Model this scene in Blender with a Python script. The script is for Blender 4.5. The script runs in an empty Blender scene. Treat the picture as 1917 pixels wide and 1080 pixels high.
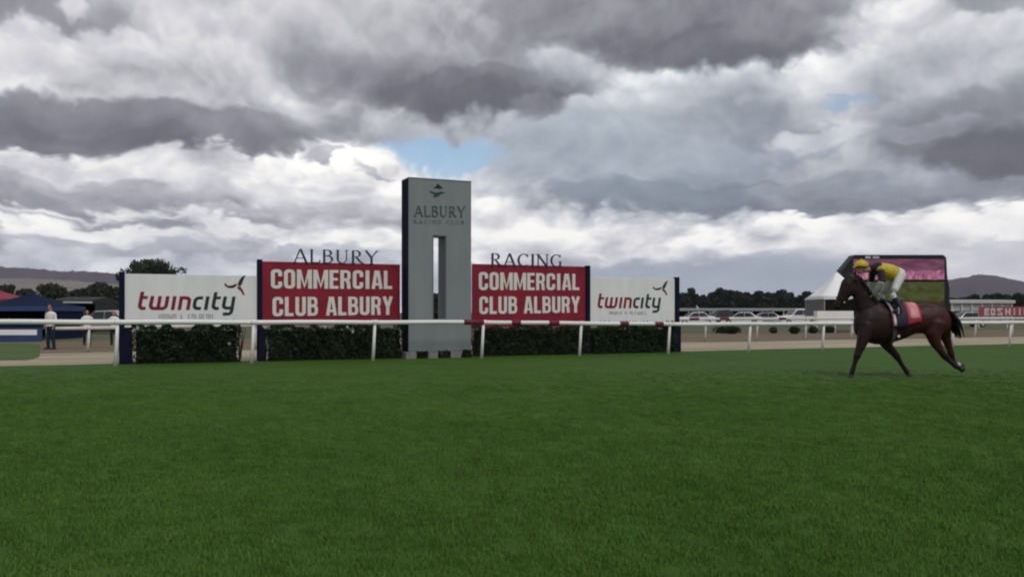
import bpy, bmesh, math, random
import numpy as np
from mathutils import Vector, Matrix, Euler

random.seed(7)
rng = np.random.default_rng(7)
scene = bpy.context.scene
COL = scene.collection

# ------------------------------------------------------------------ camera
F = 1600.0          # focal length in photo pixels (photo 1917 wide)
CX, HY = 958.5, 585.0
H = 1.4             # eye height
cam_d = bpy.data.cameras.new('camera')
cam_d.sensor_fit = 'HORIZONTAL'
cam_d.sensor_width = 36.0
cam_d.lens = F / 1917.0 * 36.0
cam_d.shift_y = 45.0 / 1917.0
cam_d.clip_start = 0.1
cam_d.clip_end = 30000
cam = bpy.data.objects.new('camera', cam_d)
cam.location = (0, 0, H)
cam.rotation_euler = (math.radians(90), 0, 0)
COL.objects.link(cam)
scene.camera = cam

# ------------------------------------------------------------------ sun, exposure
SUN_EL, SUN_AZ = 52.0, 150.0     # azimuth clockwise from +Y (view direction)
sun_d = bpy.data.lights.new('sun', 'SUN')
sun_d.energy = 1.3
sun_d.angle = math.radians(22)
sun_d.color = (1.0, 0.965, 0.92)
sun = bpy.data.objects.new('sun', sun_d)
_a, _e = math.radians(SUN_AZ), math.radians(SUN_EL)
_dir = Vector((math.sin(_a) * math.cos(_e), math.cos(_a) * math.cos(_e), math.sin(_e)))
sun.rotation_euler = _dir.to_track_quat('Z', 'Y').to_euler()
COL.objects.link(sun)
scene.view_settings.view_transform = 'Standard'
scene.view_settings.look = 'None'
scene.view_settings.exposure = 0.0
scene.view_settings.gamma = 1.0
scene.view_settings.use_curve_mapping = False
scene.render.engine = 'CYCLES'
scene.cycles.filter_width = 2.1
scene.cycles.use_denoising = True
scene.cycles.max_bounces = 6
scene.cycles.volume_bounces = 1

# ------------------------------------------------------------------ world: overcast sky
def srgb(r, g, b):
    def f(c):
        c /= 255.0
        return c / 12.92 if c <= 0.04045 else ((c + 0.055) / 1.055) ** 2.4
    return (f(r), f(g), f(b), 1.0)

world = bpy.data.worlds.new('World')
scene.world = world
world.use_nodes = True
WT = world.node_tree
WT.nodes.clear()

class E:
    """a socket with arithmetic"""
    def __init__(self, s): self.s = s
    def __add__(a, b): return op('ADD', a, b)
    def __radd__(a, b): return op('ADD', b, a)
    def __sub__(a, b): return op('SUBTRACT', a, b)
    def __rsub__(a, b): return op('SUBTRACT', b, a)
    def __mul__(a, b): return op('MULTIPLY', a, b)
    def __rmul__(a, b): return op('MULTIPLY', b, a)
    def __truediv__(a, b): return op('DIVIDE', a, b)
    def __rtruediv__(a, b): return op('DIVIDE', b, a)

TREE = [WT]
def node(t, **kw):
    n = TREE[0].nodes.new(t)
    for k, v in kw.items(): setattr(n, k, v)
    return n
def put(inp, v):
    if isinstance(v, E): TREE[0].links.new(v.s, inp)
    else: inp.default_value = v
def op(o, *a):
    n = node('ShaderNodeMath', operation=o)
    for i, v in enumerate(a): put(n.inputs[i], v)
    return E(n.outputs[0])
def comb(x, y, z):
    n = node('ShaderNodeCombineXYZ')
    for i, v in enumerate((x, y, z)): put(n.inputs[i], v)
    return E(n.outputs[0])
def sep(v):
    n = node('ShaderNodeSeparateXYZ'); put(n.inputs[0], v)
    return [E(o) for o in n.outputs]
def noise(vec, scale, detail=5, rough=0.55, dist=0.0):
    n = node('ShaderNodeTexNoise')
    put(n.inputs['Vector'], vec)
    put(n.inputs['Scale'], scale); put(n.inputs['Detail'], detail)
    put(n.inputs['Roughness'], rough); put(n.inputs['Distortion'], dist)
    return E(n.outputs['Fac'])
def maprange(v, a, b, c, d, smooth=True):
    n = node('ShaderNodeMapRange')
    n.interpolation_type = 'SMOOTHSTEP' if smooth else 'LINEAR'
    for i, x in enumerate((v, a, b, c, d)): put(n.inputs[i], x)
    return E(n.outputs[0])
def mixf(f, a, b):
    n = node('ShaderNodeMix'); n.data_type = 'FLOAT'
    put(n.inputs[0], f); put(n.inputs[2], a); put(n.inputs[3], b)
    return E(n.outputs[0])
def mixc(f, a, b, mode='MIX'):
    n = node('ShaderNodeMix'); n.data_type = 'RGBA'; n.blend_type = mode
    put(n.inputs[0], f); put(n.inputs[6], a); put(n.inputs[7], b)
    return E(n.outputs[2])
def ramp(f, stops):
    n = node('ShaderNodeValToRGB')
    put(n.inputs[0], f)
    el = n.color_ramp.elements
    while len(el) < len(stops): el.new(0.5)
    for e, (p, c) in zip(el, stops): e.position = p; e.color = c
    return E(n.outputs[0])

def build_sky():
    tc = node('ShaderNodeTexCoord')
    X, Y, Z = sep(E(tc.outputs['Generated']))
    az = op('ARCTAN2', X, Y)
    zc = op('MAXIMUM', Z, 0.0)
    el = op('ARCSINE', op('MINIMUM', Z, 1.0))
    # the cloud deck is a layer seen in perspective, so it flattens towards the horizon
    inv = 1.0 / (zc + 0.16)
    P = comb(X * inv, Y * inv, 0.0)
    # vertical stretch that grows towards the horizon
    def vert(o=0.0, k=0.50): return op('MULTIPLY', op('LOGARITHM', zc + (0.13 + o), 2.718), k)
    el0 = vert()
    soft = node('ShaderNodeTexNoise', noise_dimensions='3D')          # three broad waves at once
    put(soft.inputs['Vector'], comb(az, el0, 0.37)); put(soft.inputs['Scale'], 5.0); put(soft.inputs['Detail'], 3.0)
    w1, w2, _ = sep(E(soft.outputs['Color'])); w1 = w1 - 0.5; w2 = w2 - 0.5
    sm = node('ShaderNodeTexNoise', noise_dimensions='3D')
    put(sm.inputs['Vector'], comb(az, el0, 7.7)); put(sm.inputs['Scale'], 15.0); put(sm.inputs['Detail'], 7.0); put(sm.inputs['Roughness'], 0.6)
    w3, w4, _ = sep(E(sm.outputs['Color'])); w3 = w3 - 0.5; w4 = w4 - 0.5
    def billow(o):
        n = node('ShaderNodeTexVoronoi', feature='F1', normalize=True)
        put(n.inputs['Vector'], comb(az + w1 * 0.09 + w3 * 0.03, vert(o) + w2 * 0.09 + w4 * 0.03, 2.2))
        put(n.inputs['Scale'], 11.0); put(n.inputs['Detail'], 3.0); put(n.inputs['Roughness'], 0.55); put(n.inputs['Lacunarity'], 2.1)
        return E(n.outputs['Distance'])
    b0 = billow(0.0); b1_ = billow(0.020)
    relief = (b1_ - b0) * 0.8                         # rounded heads: bright above, grey below
    azw = az + w1 * 0.12 + w3 * 0.055
    elw = el + w2 * 0.040 + w4 * 0.026 + (b0 - 0.35) * 0.088
    deck = noise(P, 0.85, 7, 0.54)
    tex = relief * 1.1 + w3 * 0.28 + w1 * 0.45
    v = 0.60 + (deck - 0.5) * 0.9 + tex

    def pos(x, y):
        a = math.atan((x - CX) / F)
        return a, math.atan((HY - y) / F * math.cos(a))
    Q = comb(azw, elw, tex)
    state = {'c': comb(v, 0.0, 0.0), 'n': 0, 'Q': Q}
    def vm(o, *args, out=0):
        n = node('ShaderNodeVectorMath', operation=o)
        for i, q in enumerate(args): put(n.inputs[i], q)
        return E(n.outputs[out])
    def dist(x, y, rx, up, dn):
        a, e = pos(x, y + (dn - up) / 2)
        rx, ry = rx / F, (up + dn) / 2 / F
        return vm('LENGTH', vm('MULTIPLY_ADD', state['Q'], (1 / rx, 1 / ry, 0), (-a / rx, -e / ry, 0)), out=1), e
    def blob(x, y, rx, up, dn, soft):
        d, e = dist(x, y, rx, up, dn)
        return maprange(d, 1 + soft, max(0.0, 1 - soft), 0.0, 1.0)
    def layer(x, y, rx, up, dn, soft, tgt, opac, grad=0.0, cold=0.0, tx=0.5, hard=None):
        if hard is not None: soft = (soft + hard) / 2
        soft *= 0.72
        d, e = dist(x, y, rx, up, dn)
        m = maprange(d, 1 + soft, max(0.0, 1 - soft), 0.0, opac)
        t = op('ADD', vm('DOT_PRODUCT', state['Q'], (0.0, grad, tx * 1.5), out=1), tgt - grad * e)
        n = node('ShaderNodeMix'); n.data_type = 'VECTOR'
        put(n.inputs[0], m); put(n.inputs[4], state['c']); put(n.inputs[5], comb(t, cold, 0.0))
        state['c'] = E(n.outputs[1])
        state['n'] += 1
        if state['n'] % 6 == 0:      # evaluate the layers in turn, a few at a time (keeps the shader stack small)
            state['Q'] = vm('MULTIPLY_ADD', state['c'], (1e-9, 1e-9, 1e-9), state['Q'])
    L = layer
    # back to front: x, y, half width, up, down, softness, brightness, opacity, gradient, coolness, texture
    L(960, 330, 1500, 200, 260, .3, .76, .8, 0.2, 0.1, 1.1)
    # low west: streaks of white tops over lavender bases
    L(330, 500, 640, 26, 90, .5, .72, .9, 0.0, .55, .4)
    L(420, 477, 330, 11, 10, .5, .56, .75, 0.5, .35, .3)
    L(90, 462, 190, 12, 12, .5, .62, .7, 0.5, .2, .5)
    L(120, 440, 200, 16, 14, .5, .92, .9, 0.5, 0, .6)
    L(330, 420, 210, 16, 14, .5, .52, .85, 1.5, .1, .5, .3)
    L(440, 428, 90, 14, 14, .5, .95, .9, 0.5, 0, .6)
    L(640, 410, 130, 22, 22, .5, .66, .8, 1.0, .05, .7)
    L(130, 400, 220, 14, 12, .5, .90, .85, 0.5, 0, .6)
    L(150, 375, 300, 24, 22, .5, .50, .9, 2.2, .05, .5, .3)
    L(480, 365, 150, 26, 22, .5, .60, .8, 1.8, .05, .7, .3)
    L(250, 315, 300, 24, 30, .5, .80, .9, 0.8, 0, .7)
    L(90, 330, 170, 18, 16, .5, .66, .7, 0.8, 0, .5)
    L(430, 310, 120, 26, 30, .45, .84, .85, 0.8, 0, .9)
    L(640, 320, 180, 60, 52, .35, .99, 1.0, 0.6, 0, .9)
    L(700, 360, 120, 40, 30, .5, .97, .9, 0.5, 0, .7)
    L(560, 372, 120, 22, 22, .5, .76, .8, 1.0, 0, .8)
    L(612, 298, 42, 13, 12, .5, .50, .8, 0.8, 0, .5)
    L(690, 325, 28, 7, 6, .6, .60, .7, 0.5, 0, .3)
    # low east: white band over a smooth blue-grey rain veil
    L(1240, 450, 640, 46, 40, .35, .90, .97, 0.4, 0, 1.1)
    L(1010, 420, 180, 34, 40, .4, .94, .9, 0.4, 0, .8)
    L(1330, 425, 130, 18, 14, .5, .84, .7, 0.6, .1, .6)
    L(1700, 455, 240, 28, 34, .5, .84, .8, 0.4, .1, .5)
    L(1890, 420, 120, 24, 26, .4, .99, .95, 0.4, 0, .4)
    L(1230, 520, 420, 34, 90, .40, .55, .98, 0.0, 1.0, .06)
    L(1850, 505, 200, 34, 80, .5, .76, .85, 0.0, .25, .12)
    L(930, 380, 140, 46, 40, .5, .92, .85, 0.5, 0, .8)
    L(950, 360, 70, 22, 22, .5, .70, .7, 0.8, .2, .7)
    # upper west
    L(360, 60, 480, 130, 110, .5, .70, .95, 0.3, 0, .6)
    L(120, 120, 230, 50, 60, .5, .86, .9, 0.3, 0, .5)
    L(60, 150, 120, 50, 40, .6, .93, .8, 0.3, 0, .4)
    L(330, 120, 220, 40, 40, .6, .76, .8, 0.5, 0, .6)
    L(600, 50, 200, 60, 60, .6, .76, .8, 0.2, 0, .4)
    L(60, 22, 150, 30, 22, .5, .46, .85, 1.0, 0, .4)
    L(195, 30, 40, 40, 24, .5, .50, .7, 1.0, 0, .4)
    L(140, 18, 30, 10, 20, .6, .92, .6, 0.3, 0, .2)
    L(380, 175, 360, 40, 46, .5, .66, .8, 1.5, 0, .7)
    L(640, 215, 220, 66, 60, .45, .56, .9, 2.2, .1, .7, .3)
    L(560, 190, 110, 34, 26, .5, .68, .7, 1.5, 0, .7)
    L(230, 236, 330, 26, 40, .45, .34, .95, 3.6, 0, .35, .22)
    L(20, 268, 190, 34, 24, .45, .26, .95, 2.6, 0, .3, .22)
    L(430, 262, 130, 22, 26, .5, .40, .85, 2.0, 0, .4, .25)
    L(820, 250, 130, 22, 22, .5, .62, .7, 1.0, .5, .3)
    # big blue-grey mass east of centre
    L(1330, 300, 440, 130, 112, .30, .56, .97, 1.0, .9, .35, .18)
    L(1180, 270, 230, 50, 60, .5, .58, .8, 0.6, .95, .25)
    L(1290, 175, 260, 46, 46, .5, .70, .9, 0.8, .6, .6)
    L(1430, 220, 150, 46, 50, .45, .50, .85, 1.2, .5, .4)
    L(1480, 372, 400, 40, 30, .45, .36, .95, 3.0, .85, .3, .22)
    L(1240, 378, 150, 30, 24, .5, .40, .8, 2.0, 1.0, .3, .3)
    L(1700, 340, 270, 36, 52, .40, .46, .92, 2.0, .5, .5, .2)
    L(1600, 305, 180, 20, 24, .5, .62, .8, 1.0, .4, .5)
    L(1020, 385, 26, 8, 8, .6, .60, .6, 0.5, .3, .4)
    # pale openings to the east
    L(1640, 120, 150, 130, 130, .45, .82, .9, 0.2, .3, .6)
    L(1620, 225, 70, 34, 26, .45, .97, .95, 0.3, .1, .5)
    L(1600, 90, 60, 60, 60, .6, .90, .6, 0.2, .1, .6)
    L(1500, 265, 70, 16, 14, .5, .88, .5, 0.4, .2, .5)
    L(1760, 60, 200, 60, 60, .5, .76, .8, 0.5, .1, .6)
    L(1830, 180, 220, 90, 90, .35, .56, .92, 1.6, .35, .5, .25)
    L(1850, 245, 190, 60, 74, .38, .34, .95, 2.0, .2, .35, .18)
    L(1895, 290, 140, 34, 32, .42, .20, .9, 1.6, .1, .25, .2)
    L(1690, 255, 90, 16, 14, .5, .54, .7, 1.0, .3, .5)
    # dark masses overhead
    L(850, 140, 320, 110, 84, .36, .44, .97, 1.0, .05, .6, .2)
    L(900, 175, 220, 44, 46, .45, .24, .92, 2.0, 0, .4, .2)
    L(720, 60, 170, 60, 50, .6, .66, .8, 0.6, 0, .5)
    L(900, 50, 150, 40, 40, .6, .58, .7, 0.6, 0, .6)
    L(1090, 110, 100, 50, 60, .5, .62, .85, 0.8, .4, .6)
    L(1010, 215, 60, 26, 26, .5, .34, .8, 1.0, .1, .3)
    L(1270, 10, 340, 90, 95, .30, .36, .97, 1.3, .05, .5, .2)
    L(1390, 90, 180, 44, 50, .42, .20, .95, 1.6, .05, .3, .18)
    L(1120, 40, 170, 30, 26, .5, .40, .85, 1.2, .05, .5, .3)
    L(1480, 40, 90, 50, 50, .5, .38, .8, 0.8, .05, .4)
    L(1870, 0, 120, 16, 22, .5, .48, .8, 0.0, .1, .3)
    L(1690, 34, 52, 16, 14, .9, .93, .7, 0.0, 0, .6)
    b1 = blob(816, 283, 100, 22, 22, .4)
    b2 = blob(884, 308, 62, 30, 26, .5)
    b3 = blob(1570, 194, 36, 8, 7, .6)
    V_, COLD_, _ = sep(state['c'])
    # other openings of the broken deck
    gaps = maprange(deck, 0.33, 0.25, 0.0, 0.35)
    blue = op('MINIMUM', op('MAXIMUM', op('MAXIMUM', b1 * 0.95, b2 * 0.9), op('MAXIMUM', b3 * 0.6, gaps)), 1.0)
    vv = op('MINIMUM', op('MAXIMUM', V_, 0.0), 1.0)
    colr = ramp(vv, [(0.0, srgb(79, 80, 86)), (0.25, srgb(111, 112, 119)), (0.5, srgb(159, 160, 167)),
                     (0.75, srgb(215, 215, 220)), (1.0, (1.12, 1.11, 1.07, 1))])
    cold = ramp(vv, [(0.0, srgb(74, 82, 91)), (0.25, srgb(105, 114, 124)), (0.5, srgb(150, 162, 174)),
                     (0.75, srgb(208, 215, 223)), (1.0, (1.08, 1.10, 1.09, 1))])
    cloud = mixc(COLD_, colr, cold)
    sky = node('ShaderNodeTexSky', sky_type='NISHITA')
    sky.sun_disc = False
    sky.sun_elevation = math.radians(SUN_EL)
    sky.sun_rotation = math.radians(SUN_AZ)
    STR = 0.1
    cl = mixc(1.0, cloud, (1 / STR, 1 / STR, 1 / STR, 1), 'MULTIPLY')
    bright = mixc(1.0, E(sky.outputs[0]), (1.25, 1.3, 1.3, 1), 'MULTIPLY')      # thin cloud veil in the openings
    final = mixc(blue, cl, bright)
    bg = node('ShaderNodeBackground')
    put(bg.inputs[0], final); put(bg.inputs[1], STR)
    out = node('ShaderNodeOutputWorld')
    WT.links.new(bg.outputs[0], out.inputs[0])
build_sky()

# ------------------------------------------------------------------ geometry frame
# the rail runs along D; T is the distance from the camera across it
D2 = Vector((3641.5, 1600.0)).normalized()
N2 = Vector((-D2.y, D2.x))
T_RAIL, T_RAIL2 = 24.27, 33.56
def at(x, y, Z):
    """point seen at photo pixel (x, y) at depth Z"""
    return Vector(((x - CX) / F * Z, Z, H + (HY - y) / F * Z))
def gnd(x, y):
    Z = F * H / (y - HY)
    return Vector(((x - CX) / F * Z, Z, 0))
def col_depth(x, t):
    r = Vector(((x - CX) / F, 1.0))
    return t / r.dot(N2)
def s_at(x, t):
    Z = col_depth(x, t)
    return Z * Vector(((x - CX) / F, 1.0)).dot(D2)
def z_at(x, y, t):
    return H + (HY - y) / F * col_depth(x, t)
def W(s, t, z=0.0):
    p = D2 * s + N2 * t
    return Vector((p.x, p.y, z))
ROT = math.atan2(D2.y, D2.x)

# ------------------------------------------------------------------ materials
MATS = {}
def mat(name, c, rough=0.7, var=0.12, scale=6.0, bump=0.0, metal=0.0, c2=None, spec=0.3, detail=5,
        stretch=None, sheen=0.0, bscale=None, trans=0.0):
    if name in MATS: return MATS[name]
    m = bpy.data.materials.new(name); m.use_nodes = True
    TREE[0] = m.node_tree
    nt = m.node_tree
    bs = nt.nodes['Principled BSDF']
    tc = node('ShaderNodeTexCoord')
    vec = E(tc.outputs['Object'])
    if stretch:
        mp = node('ShaderNodeMapping'); put(mp.inputs[0], vec); mp.inputs['Scale'].default_value = stretch
        vec = E(mp.outputs[0])
    n = noise(vec, scale, detail, 0.6)
    c = tuple(c[:3]) + (1,)
    if c2 is None:
        c2 = tuple(min(1, x * (1 + var)) for x in c[:3]) + (1,)
        c1 = tuple(x * (1 - var) for x in c[:3]) + (1,)
    else:
        c1, c2 = c, tuple(c2[:3]) + (1,)
    colr = ramp(n, [(0.32, c1), (0.68, c2)])
    put(bs.inputs['Base Color'], colr)
    put(bs.inputs['Roughness'], op('ADD', (n - 0.5) * 0.25, rough))
    bs.inputs['Metallic'].default_value = metal
    bs.inputs['Specular IOR Level'].default_value = spec
    if bump:
        bp = node('ShaderNodeBump'); bp.inputs['Strength'].default_value = bump; bp.inputs['Distance'].default_value = 0.02
        put(bp.inputs['Height'], noise(vec, bscale or scale * 4, 4, 0.6))
        nt.links.new(bp.outputs[0], bs.inputs['Normal'])
    MATS[name] = m
    return m

def foliage_mat(name, c1, c2, spread=0.5):
    """leaf colour varies from leaf to leaf"""
    if name in MATS: return MATS[name]
    m = bpy.data.materials.new(name); m.use_nodes = True
    TREE[0] = m.node_tree
    bs = m.node_tree.nodes['Principled BSDF']
    g = node('ShaderNodeNewGeometry')
    tc = node('ShaderNodeTexCoord')
    n = noise(E(tc.outputs['Object']), 1.1, 4, 0.6)
    f = E(g.outputs['Random Per Island']) * spread + n * (1 - spread)
    put(bs.inputs['Base Color'], ramp(f, [(0.2, tuple(c1) + (1,)), (0.8, tuple(c2) + (1,))]))
    bs.inputs['Roughness'].default_value = 0.6
    bs.inputs['Specular IOR Level'].default_value = 0.15
    MATS[name] = m
    return m

def turf_mat(name, dark, mid, light, blade=False):
    if name in MATS: return MATS[name]
    m = bpy.data.materials.new(name); m.use_nodes = True
    TREE[0] = m.node_tree
    bs = m.node_tree.nodes['Principled BSDF']
    g = node('ShaderNodeNewGeometry')
    pos = E(g.outputs['Position'])
    x, y, z = sep(pos)
    a = noise(comb(x, y, 0.0), 0.55, 6, 0.62)
    b = noise(comb(x * 1.0, y * 0.8, 3.0), 3.2, 6, 0.7)
    c = noise(comb(x, y, 7.0), 24.0, 4, 0.7)
    big = noise(comb(x, y, 11.0), 0.12, 3, 0.5)
    f = a * 0.42 + b * 0.30 + c * 0.12 + big * 0.16
    if blade:
        oi = node('ShaderNodeObjectInfo')
        f = f + (E(g.outputs['Random Per Island']) - 0.5) * 0.09
    cc = ramp(f, [(0.36, dark + (1,)), (0.5, mid + (1,)), (0.64, light + (1,))])
    # hoof scuffs: small dark cuts strung through the turf; thinner, browner wear here and there
    sc = noise(comb(x * 0.6, y * 1.3, 31.0), 4.5, 2, 0.5)
    cc = mixc(maprange(sc, 0.70, 0.78, 0.0, 0.5), cc, (0.035, 0.045, 0.014, 1))
    wear = maprange(noise(comb(x, y, 21.0), 0.9, 5, 0.65), 0.62, 0.74, 0.0, 0.35)
    cc = mixc(wear, cc, (0.085, 0.085, 0.030, 1))
    put(bs.inputs['Base Color'], cc)
    bs.inputs['Roughness'].default_value = 0.75
    bs.inputs['Specular IOR Level'].default_value = 0.12
    if not blade:
        bp = node('ShaderNodeBump'); bp.inputs['Strength'].default_value = 0.8; bp.inputs['Distance'].default_value = 0.05
        put(bp.inputs['Height'], b * 0.35 + c * 0.5)
        m.node_tree.links.new(bp.outputs[0], bs.inputs['Normal'])
    MATS[name] = m
    return m

# ------------------------------------------------------------------ mesh helpers
class MB:
    def __init__(self): self.v, self.f, self.mi = [], [], []
    def quad(self, *p):
        i = len(self.v); self.v += [tuple(q) for q in p]; self.f.append(tuple(range(i, i + len(p))))
        return self
    def box(self, c, sx, sy, sz, rot=0.0, base=True):
        """box at centre c (base centre when base) with sizes; rot about z"""
        cx, cy, cz = c
        z0, z1 = (cz, cz + sz) if base else (cz - sz / 2, cz + sz / 2)
        co, si = math.cos(rot), math.sin(rot)
        i = len(self.v)
        for z in (z0, z1):
            for ax, ay in ((-1, -1), (1, -1), (1, 1), (-1, 1)):
                px, py = ax * sx / 2, ay * sy / 2
                self.v.append((cx + px * co - py * si, cy + px * si + py * co, z))
        for q in ((0, 3, 2, 1), (4, 5, 6, 7), (0, 1, 5, 4), (1, 2, 6, 5), (2, 3, 7, 6), (3, 0, 4, 7)):
            self.f.append(tuple(i + k for k in q))
        return self
    def prism(self, pts, off):
        """polygon pts (3D) pushed along off"""
        off = Vector(off); n = len(pts); i = len(self.v)
        self.v += [tuple(Vector(p)) for p in pts] + [tuple(Vector(p) + off) for p in pts]
        self.f.append(tuple(range(i, i + n))); self.f.append(tuple(range(i + 2 * n - 1, i + n - 1, -1)))
        for k in range(n):
            j = (k + 1) % n
            self.f.append((i + k, i + n + k, i + n + j, i + j))
        return self
    def rings(self, rings, cap=True):
        n = len(rings[0]); i = len(self.v)
        for r in rings: self.v += [tuple(p) for p in r]
        for a in range(len(rings) - 1):
            for k in range(n):
                j = (k + 1) % n
                self.f.append((i + a * n + k, i + a * n + j, i + (a + 1) * n + j, i + (a + 1) * n + k))
        if cap:
            self.f.append(tuple(i + k for k in range(n - 1, -1, -1)))
            b = i + (len(rings) - 1) * n
            self.f.append(tuple(b + k for k in range(n)))
        return self
    def tube(self, pts, rad, n=8, flat=1.0, side=None):
        """tube through pts with radii; round, or flattened across `side`"""
        pts = [Vector(p) for p in pts]
        if not hasattr(rad, '__len__'): rad = [rad] * len(pts)
        rr = []
        for k, p in enumerate(pts):
            a = pts[max(0, k - 1)]; b = pts[min(len(pts) - 1, k + 1)]
            d = (b - a).normalized()
            s = Vector(side) if side is not None else (Vector((0, 0, 1)) if abs(d.z) < 0.9 else Vector((1, 0, 0)))
            u = (s - d * s.dot(d)).normalized(); w = d.cross(u)
            rr.append([p + u * (math.cos(t) * rad[k] * flat) + w * (math.sin(t) * rad[k])
                       for t in (2 * math.pi * q / n for q in range(n))])
        return self.rings(rr)
    def ball(self, c, rx, ry, rz, n=12, m=8):
        rr = []
        for a in range(1, m):
            t = math.pi * a / m
            rr.append([Vector((c[0] + rx * math.sin(t) * math.cos(p), c[1] + ry * math.sin(t) * math.sin(p),
                               c[2] - rz * math.cos(t))) for p in (2 * math.pi * q / n for q in range(n))])
        return self.rings(rr)
    def mesh(self, name, o=(0, 0, 0), smooth=False):
        me = bpy.data.meshes.new(name)
        o = Vector(o)
        me.from_pydata([tuple(Vector(p) - o) for p in self.v], [], self.f)
        if smooth:
            me.polygons.foreach_set('use_smooth', [True] * len(me.polygons))
        me.update()
        return me

def link(name, me, m=None, parent=None, loc=None):
    ob = bpy.data.objects.new(name, me)
    COL.objects.link(ob)
    if m is not None and not me.materials: me.materials.append(m)
    if parent is not None: ob.parent = parent
    if loc is not None: ob.location = loc
    return ob
def tag(o, label=None, cat=None, group=None, kind=None):
    if label: o['label'] = label
    if cat: o['category'] = cat
    if group: o['group'] = group
    if kind: o['kind'] = kind
    return o
def thing(name, label, cat, loc, group=None, rot=0.0):
    o = bpy.data.objects.new(name, None)
    o.empty_display_size = 0.2
    COL.objects.link(o)
    o.location = loc; o.rotation_euler = (0, 0, rot)
    return tag(o, label, cat, group)
def part(name, mb, m, root, smooth=False, bevel=0.0, parent=None):
    """mesh given in world coordinates, child of root (roots are unrotated)"""
    base = root.location.copy()
    p = parent or root
    o = link(name, mb.mesh(name, base, smooth), m, p)
    if bevel:
        b = o.modifiers.new('bevel', 'BEVEL'); b.width = bevel; b.segments = 2; b.limit_method = 'ANGLE'
    return o
def single(name, mb, m, loc, label, cat, group=None, smooth=False):
    o = link(name, mb.mesh(name, loc, smooth), m, None, loc)
    return tag(o, label, cat, group)
def structure(name, mb, m, smooth=False):
    o = link(name, mb.mesh(name, (0, 0, 0), smooth), m)
    o['kind'] = 'structure'
    return o
def copy_tree(o, parent=None):
    c = o.copy(); COL.objects.link(c)
    if parent is not None: c.parent = parent
    for ch in list(o.children): copy_tree(ch, c)
    return c
def remeshed(mb, name, voxel, smooth_it=3, o=(0, 0, 0)):
    """fuse overlapping closed lofts to one continuous skin"""
    me = mb.mesh(name + '_raw', o)
    ob = bpy.data.objects.new(name + '_raw', me); COL.objects.link(ob)
    r = ob.modifiers.new('r', 'REMESH'); r.mode = 'VOXEL'; r.voxel_size = voxel
    if smooth_it:
        s = ob.modifiers.new('s', 'SMOOTH'); s.iterations = smooth_it; s.factor = 0.5
    dg = bpy.context.evaluated_depsgraph_get()
    res = bpy.data.meshes.new_from_object(ob.evaluated_get(dg))
    res.name = name
    bpy.data.objects.remove(ob); bpy.data.meshes.remove(me)
    res.polygons.foreach_set('use_smooth', [True] * len(res.polygons))
    return res
def rpart(name, mb, m, root, voxel, it=3, parent=None):
    return link(name, remeshed(mb, name, voxel, it, root.location), m, parent or root)

# ------------------------------------------------------------------ ground, tracks, hills
GRASS_D, GRASS_M, GRASS_L = (0.031, 0.078, 0.010), (0.045, 0.104, 0.015), (0.062, 0.128, 0.020)
m_turf = turf_mat('mown turf', *[(c[0] * .98, c[1] * .96, c[2] * .78) for c in (GRASS_D, GRASS_M, GRASS_L)])
m_infield = mat('infield grass', (0.055, 0.075, 0.03), 0.9, c2=(0.11, 0.10, 0.055), scale=0.12, bump=0.3)
m_sand = mat('track sand', (0.235, 0.185, 0.118), 0.95, c2=(0.44, 0.39, 0.29), scale=0.5, stretch=(0.25, 2.2, 1), bump=0.4, bscale=6)
m_dirt = mat('brown dirt', (0.10, 0.078, 0.045), 0.95, c2=(0.19, 0.14, 0.09), scale=0.4, stretch=(0.3, 1.6, 1), bump=0.4, bscale=5)

def sheet(name, pts, m, z):
    mb = MB(); mb.quad(*[(p.x, p.y, z) for p in pts])
    return structure(name, mb, m)

R0 = 3700
mb = MB()
NG = 40
mb.v = [(0, 0, -0.012)] + [(R0 * math.cos(2 * math.pi * k / NG), R0 * math.sin(2 * math.pi * k / NG), -0.012) for k in range(NG)]
mb.f = [(0, 1 + k, 1 + (k + 1) % NG) for k in range(NG)]
structure('ground', mb, m_infield)

def oriented_sheet(name, s0, s1, tnear, tfar, m, z, seg=60):
    """strip along the rail; tnear/tfar are functions of s; local axes follow the rail"""
    o = W(0, T_RAIL)
    mb = MB()
    for k in range(seg + 1):
        s = s0 + (s1 - s0) * k / seg
        mb.v += [(s, tnear(s) - T_RAIL, z), (s, tfar(s) - T_RAIL, z)]
    mb.f = [(2 * k, 2 * k + 2, 2 * k + 3, 2 * k + 1) for k in range(seg)]
    ob = structure(name, mb, m)
    ob.location = o; ob.rotation_euler = (0, 0, ROT)
    return ob
wob = lambda s, a=0.16: a * (math.sin(s * 0.9) + 0.6 * math.sin(s * 2.3 + 1) + 0.4 * math.sin(s * 5.1))
edge = lambda s: (24.15 if s < -6.2 else 24.15 + 1.65 * min(1, (s + 6.2) / 3.0)) + wob(s, .08)
oriented_sheet('sand_track', -90, 160, lambda s: 22.8, lambda s: 33.9 + wob(s, .1), m_sand, 0.0)
oriented_sheet('dirt_verge', -90, 160, lambda s: 33.4 + wob(s, .2), lambda s: 47 + wob(s, .6), m_dirt, 0.004)
oriented_sheet('turf', -90, 160, lambda s: -40.0, edge, m_turf, 0.008, 300)
# grassy bank beyond the second rail, west
mb = MB()
gp = [gnd(-260, 676), gnd(52, 674), gnd(74, 668), gnd(76, 646), gnd(40, 642), gnd(-260, 645)]
mb.quad(*[(p.x, p.y, 0.012) for p in gp])
structure('grass_patch', mb, turf_mat('rough turf', (0.05, 0.085, 0.02), (0.075, 0.125, 0.035), (0.11, 0.15, 0.05)))

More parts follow.
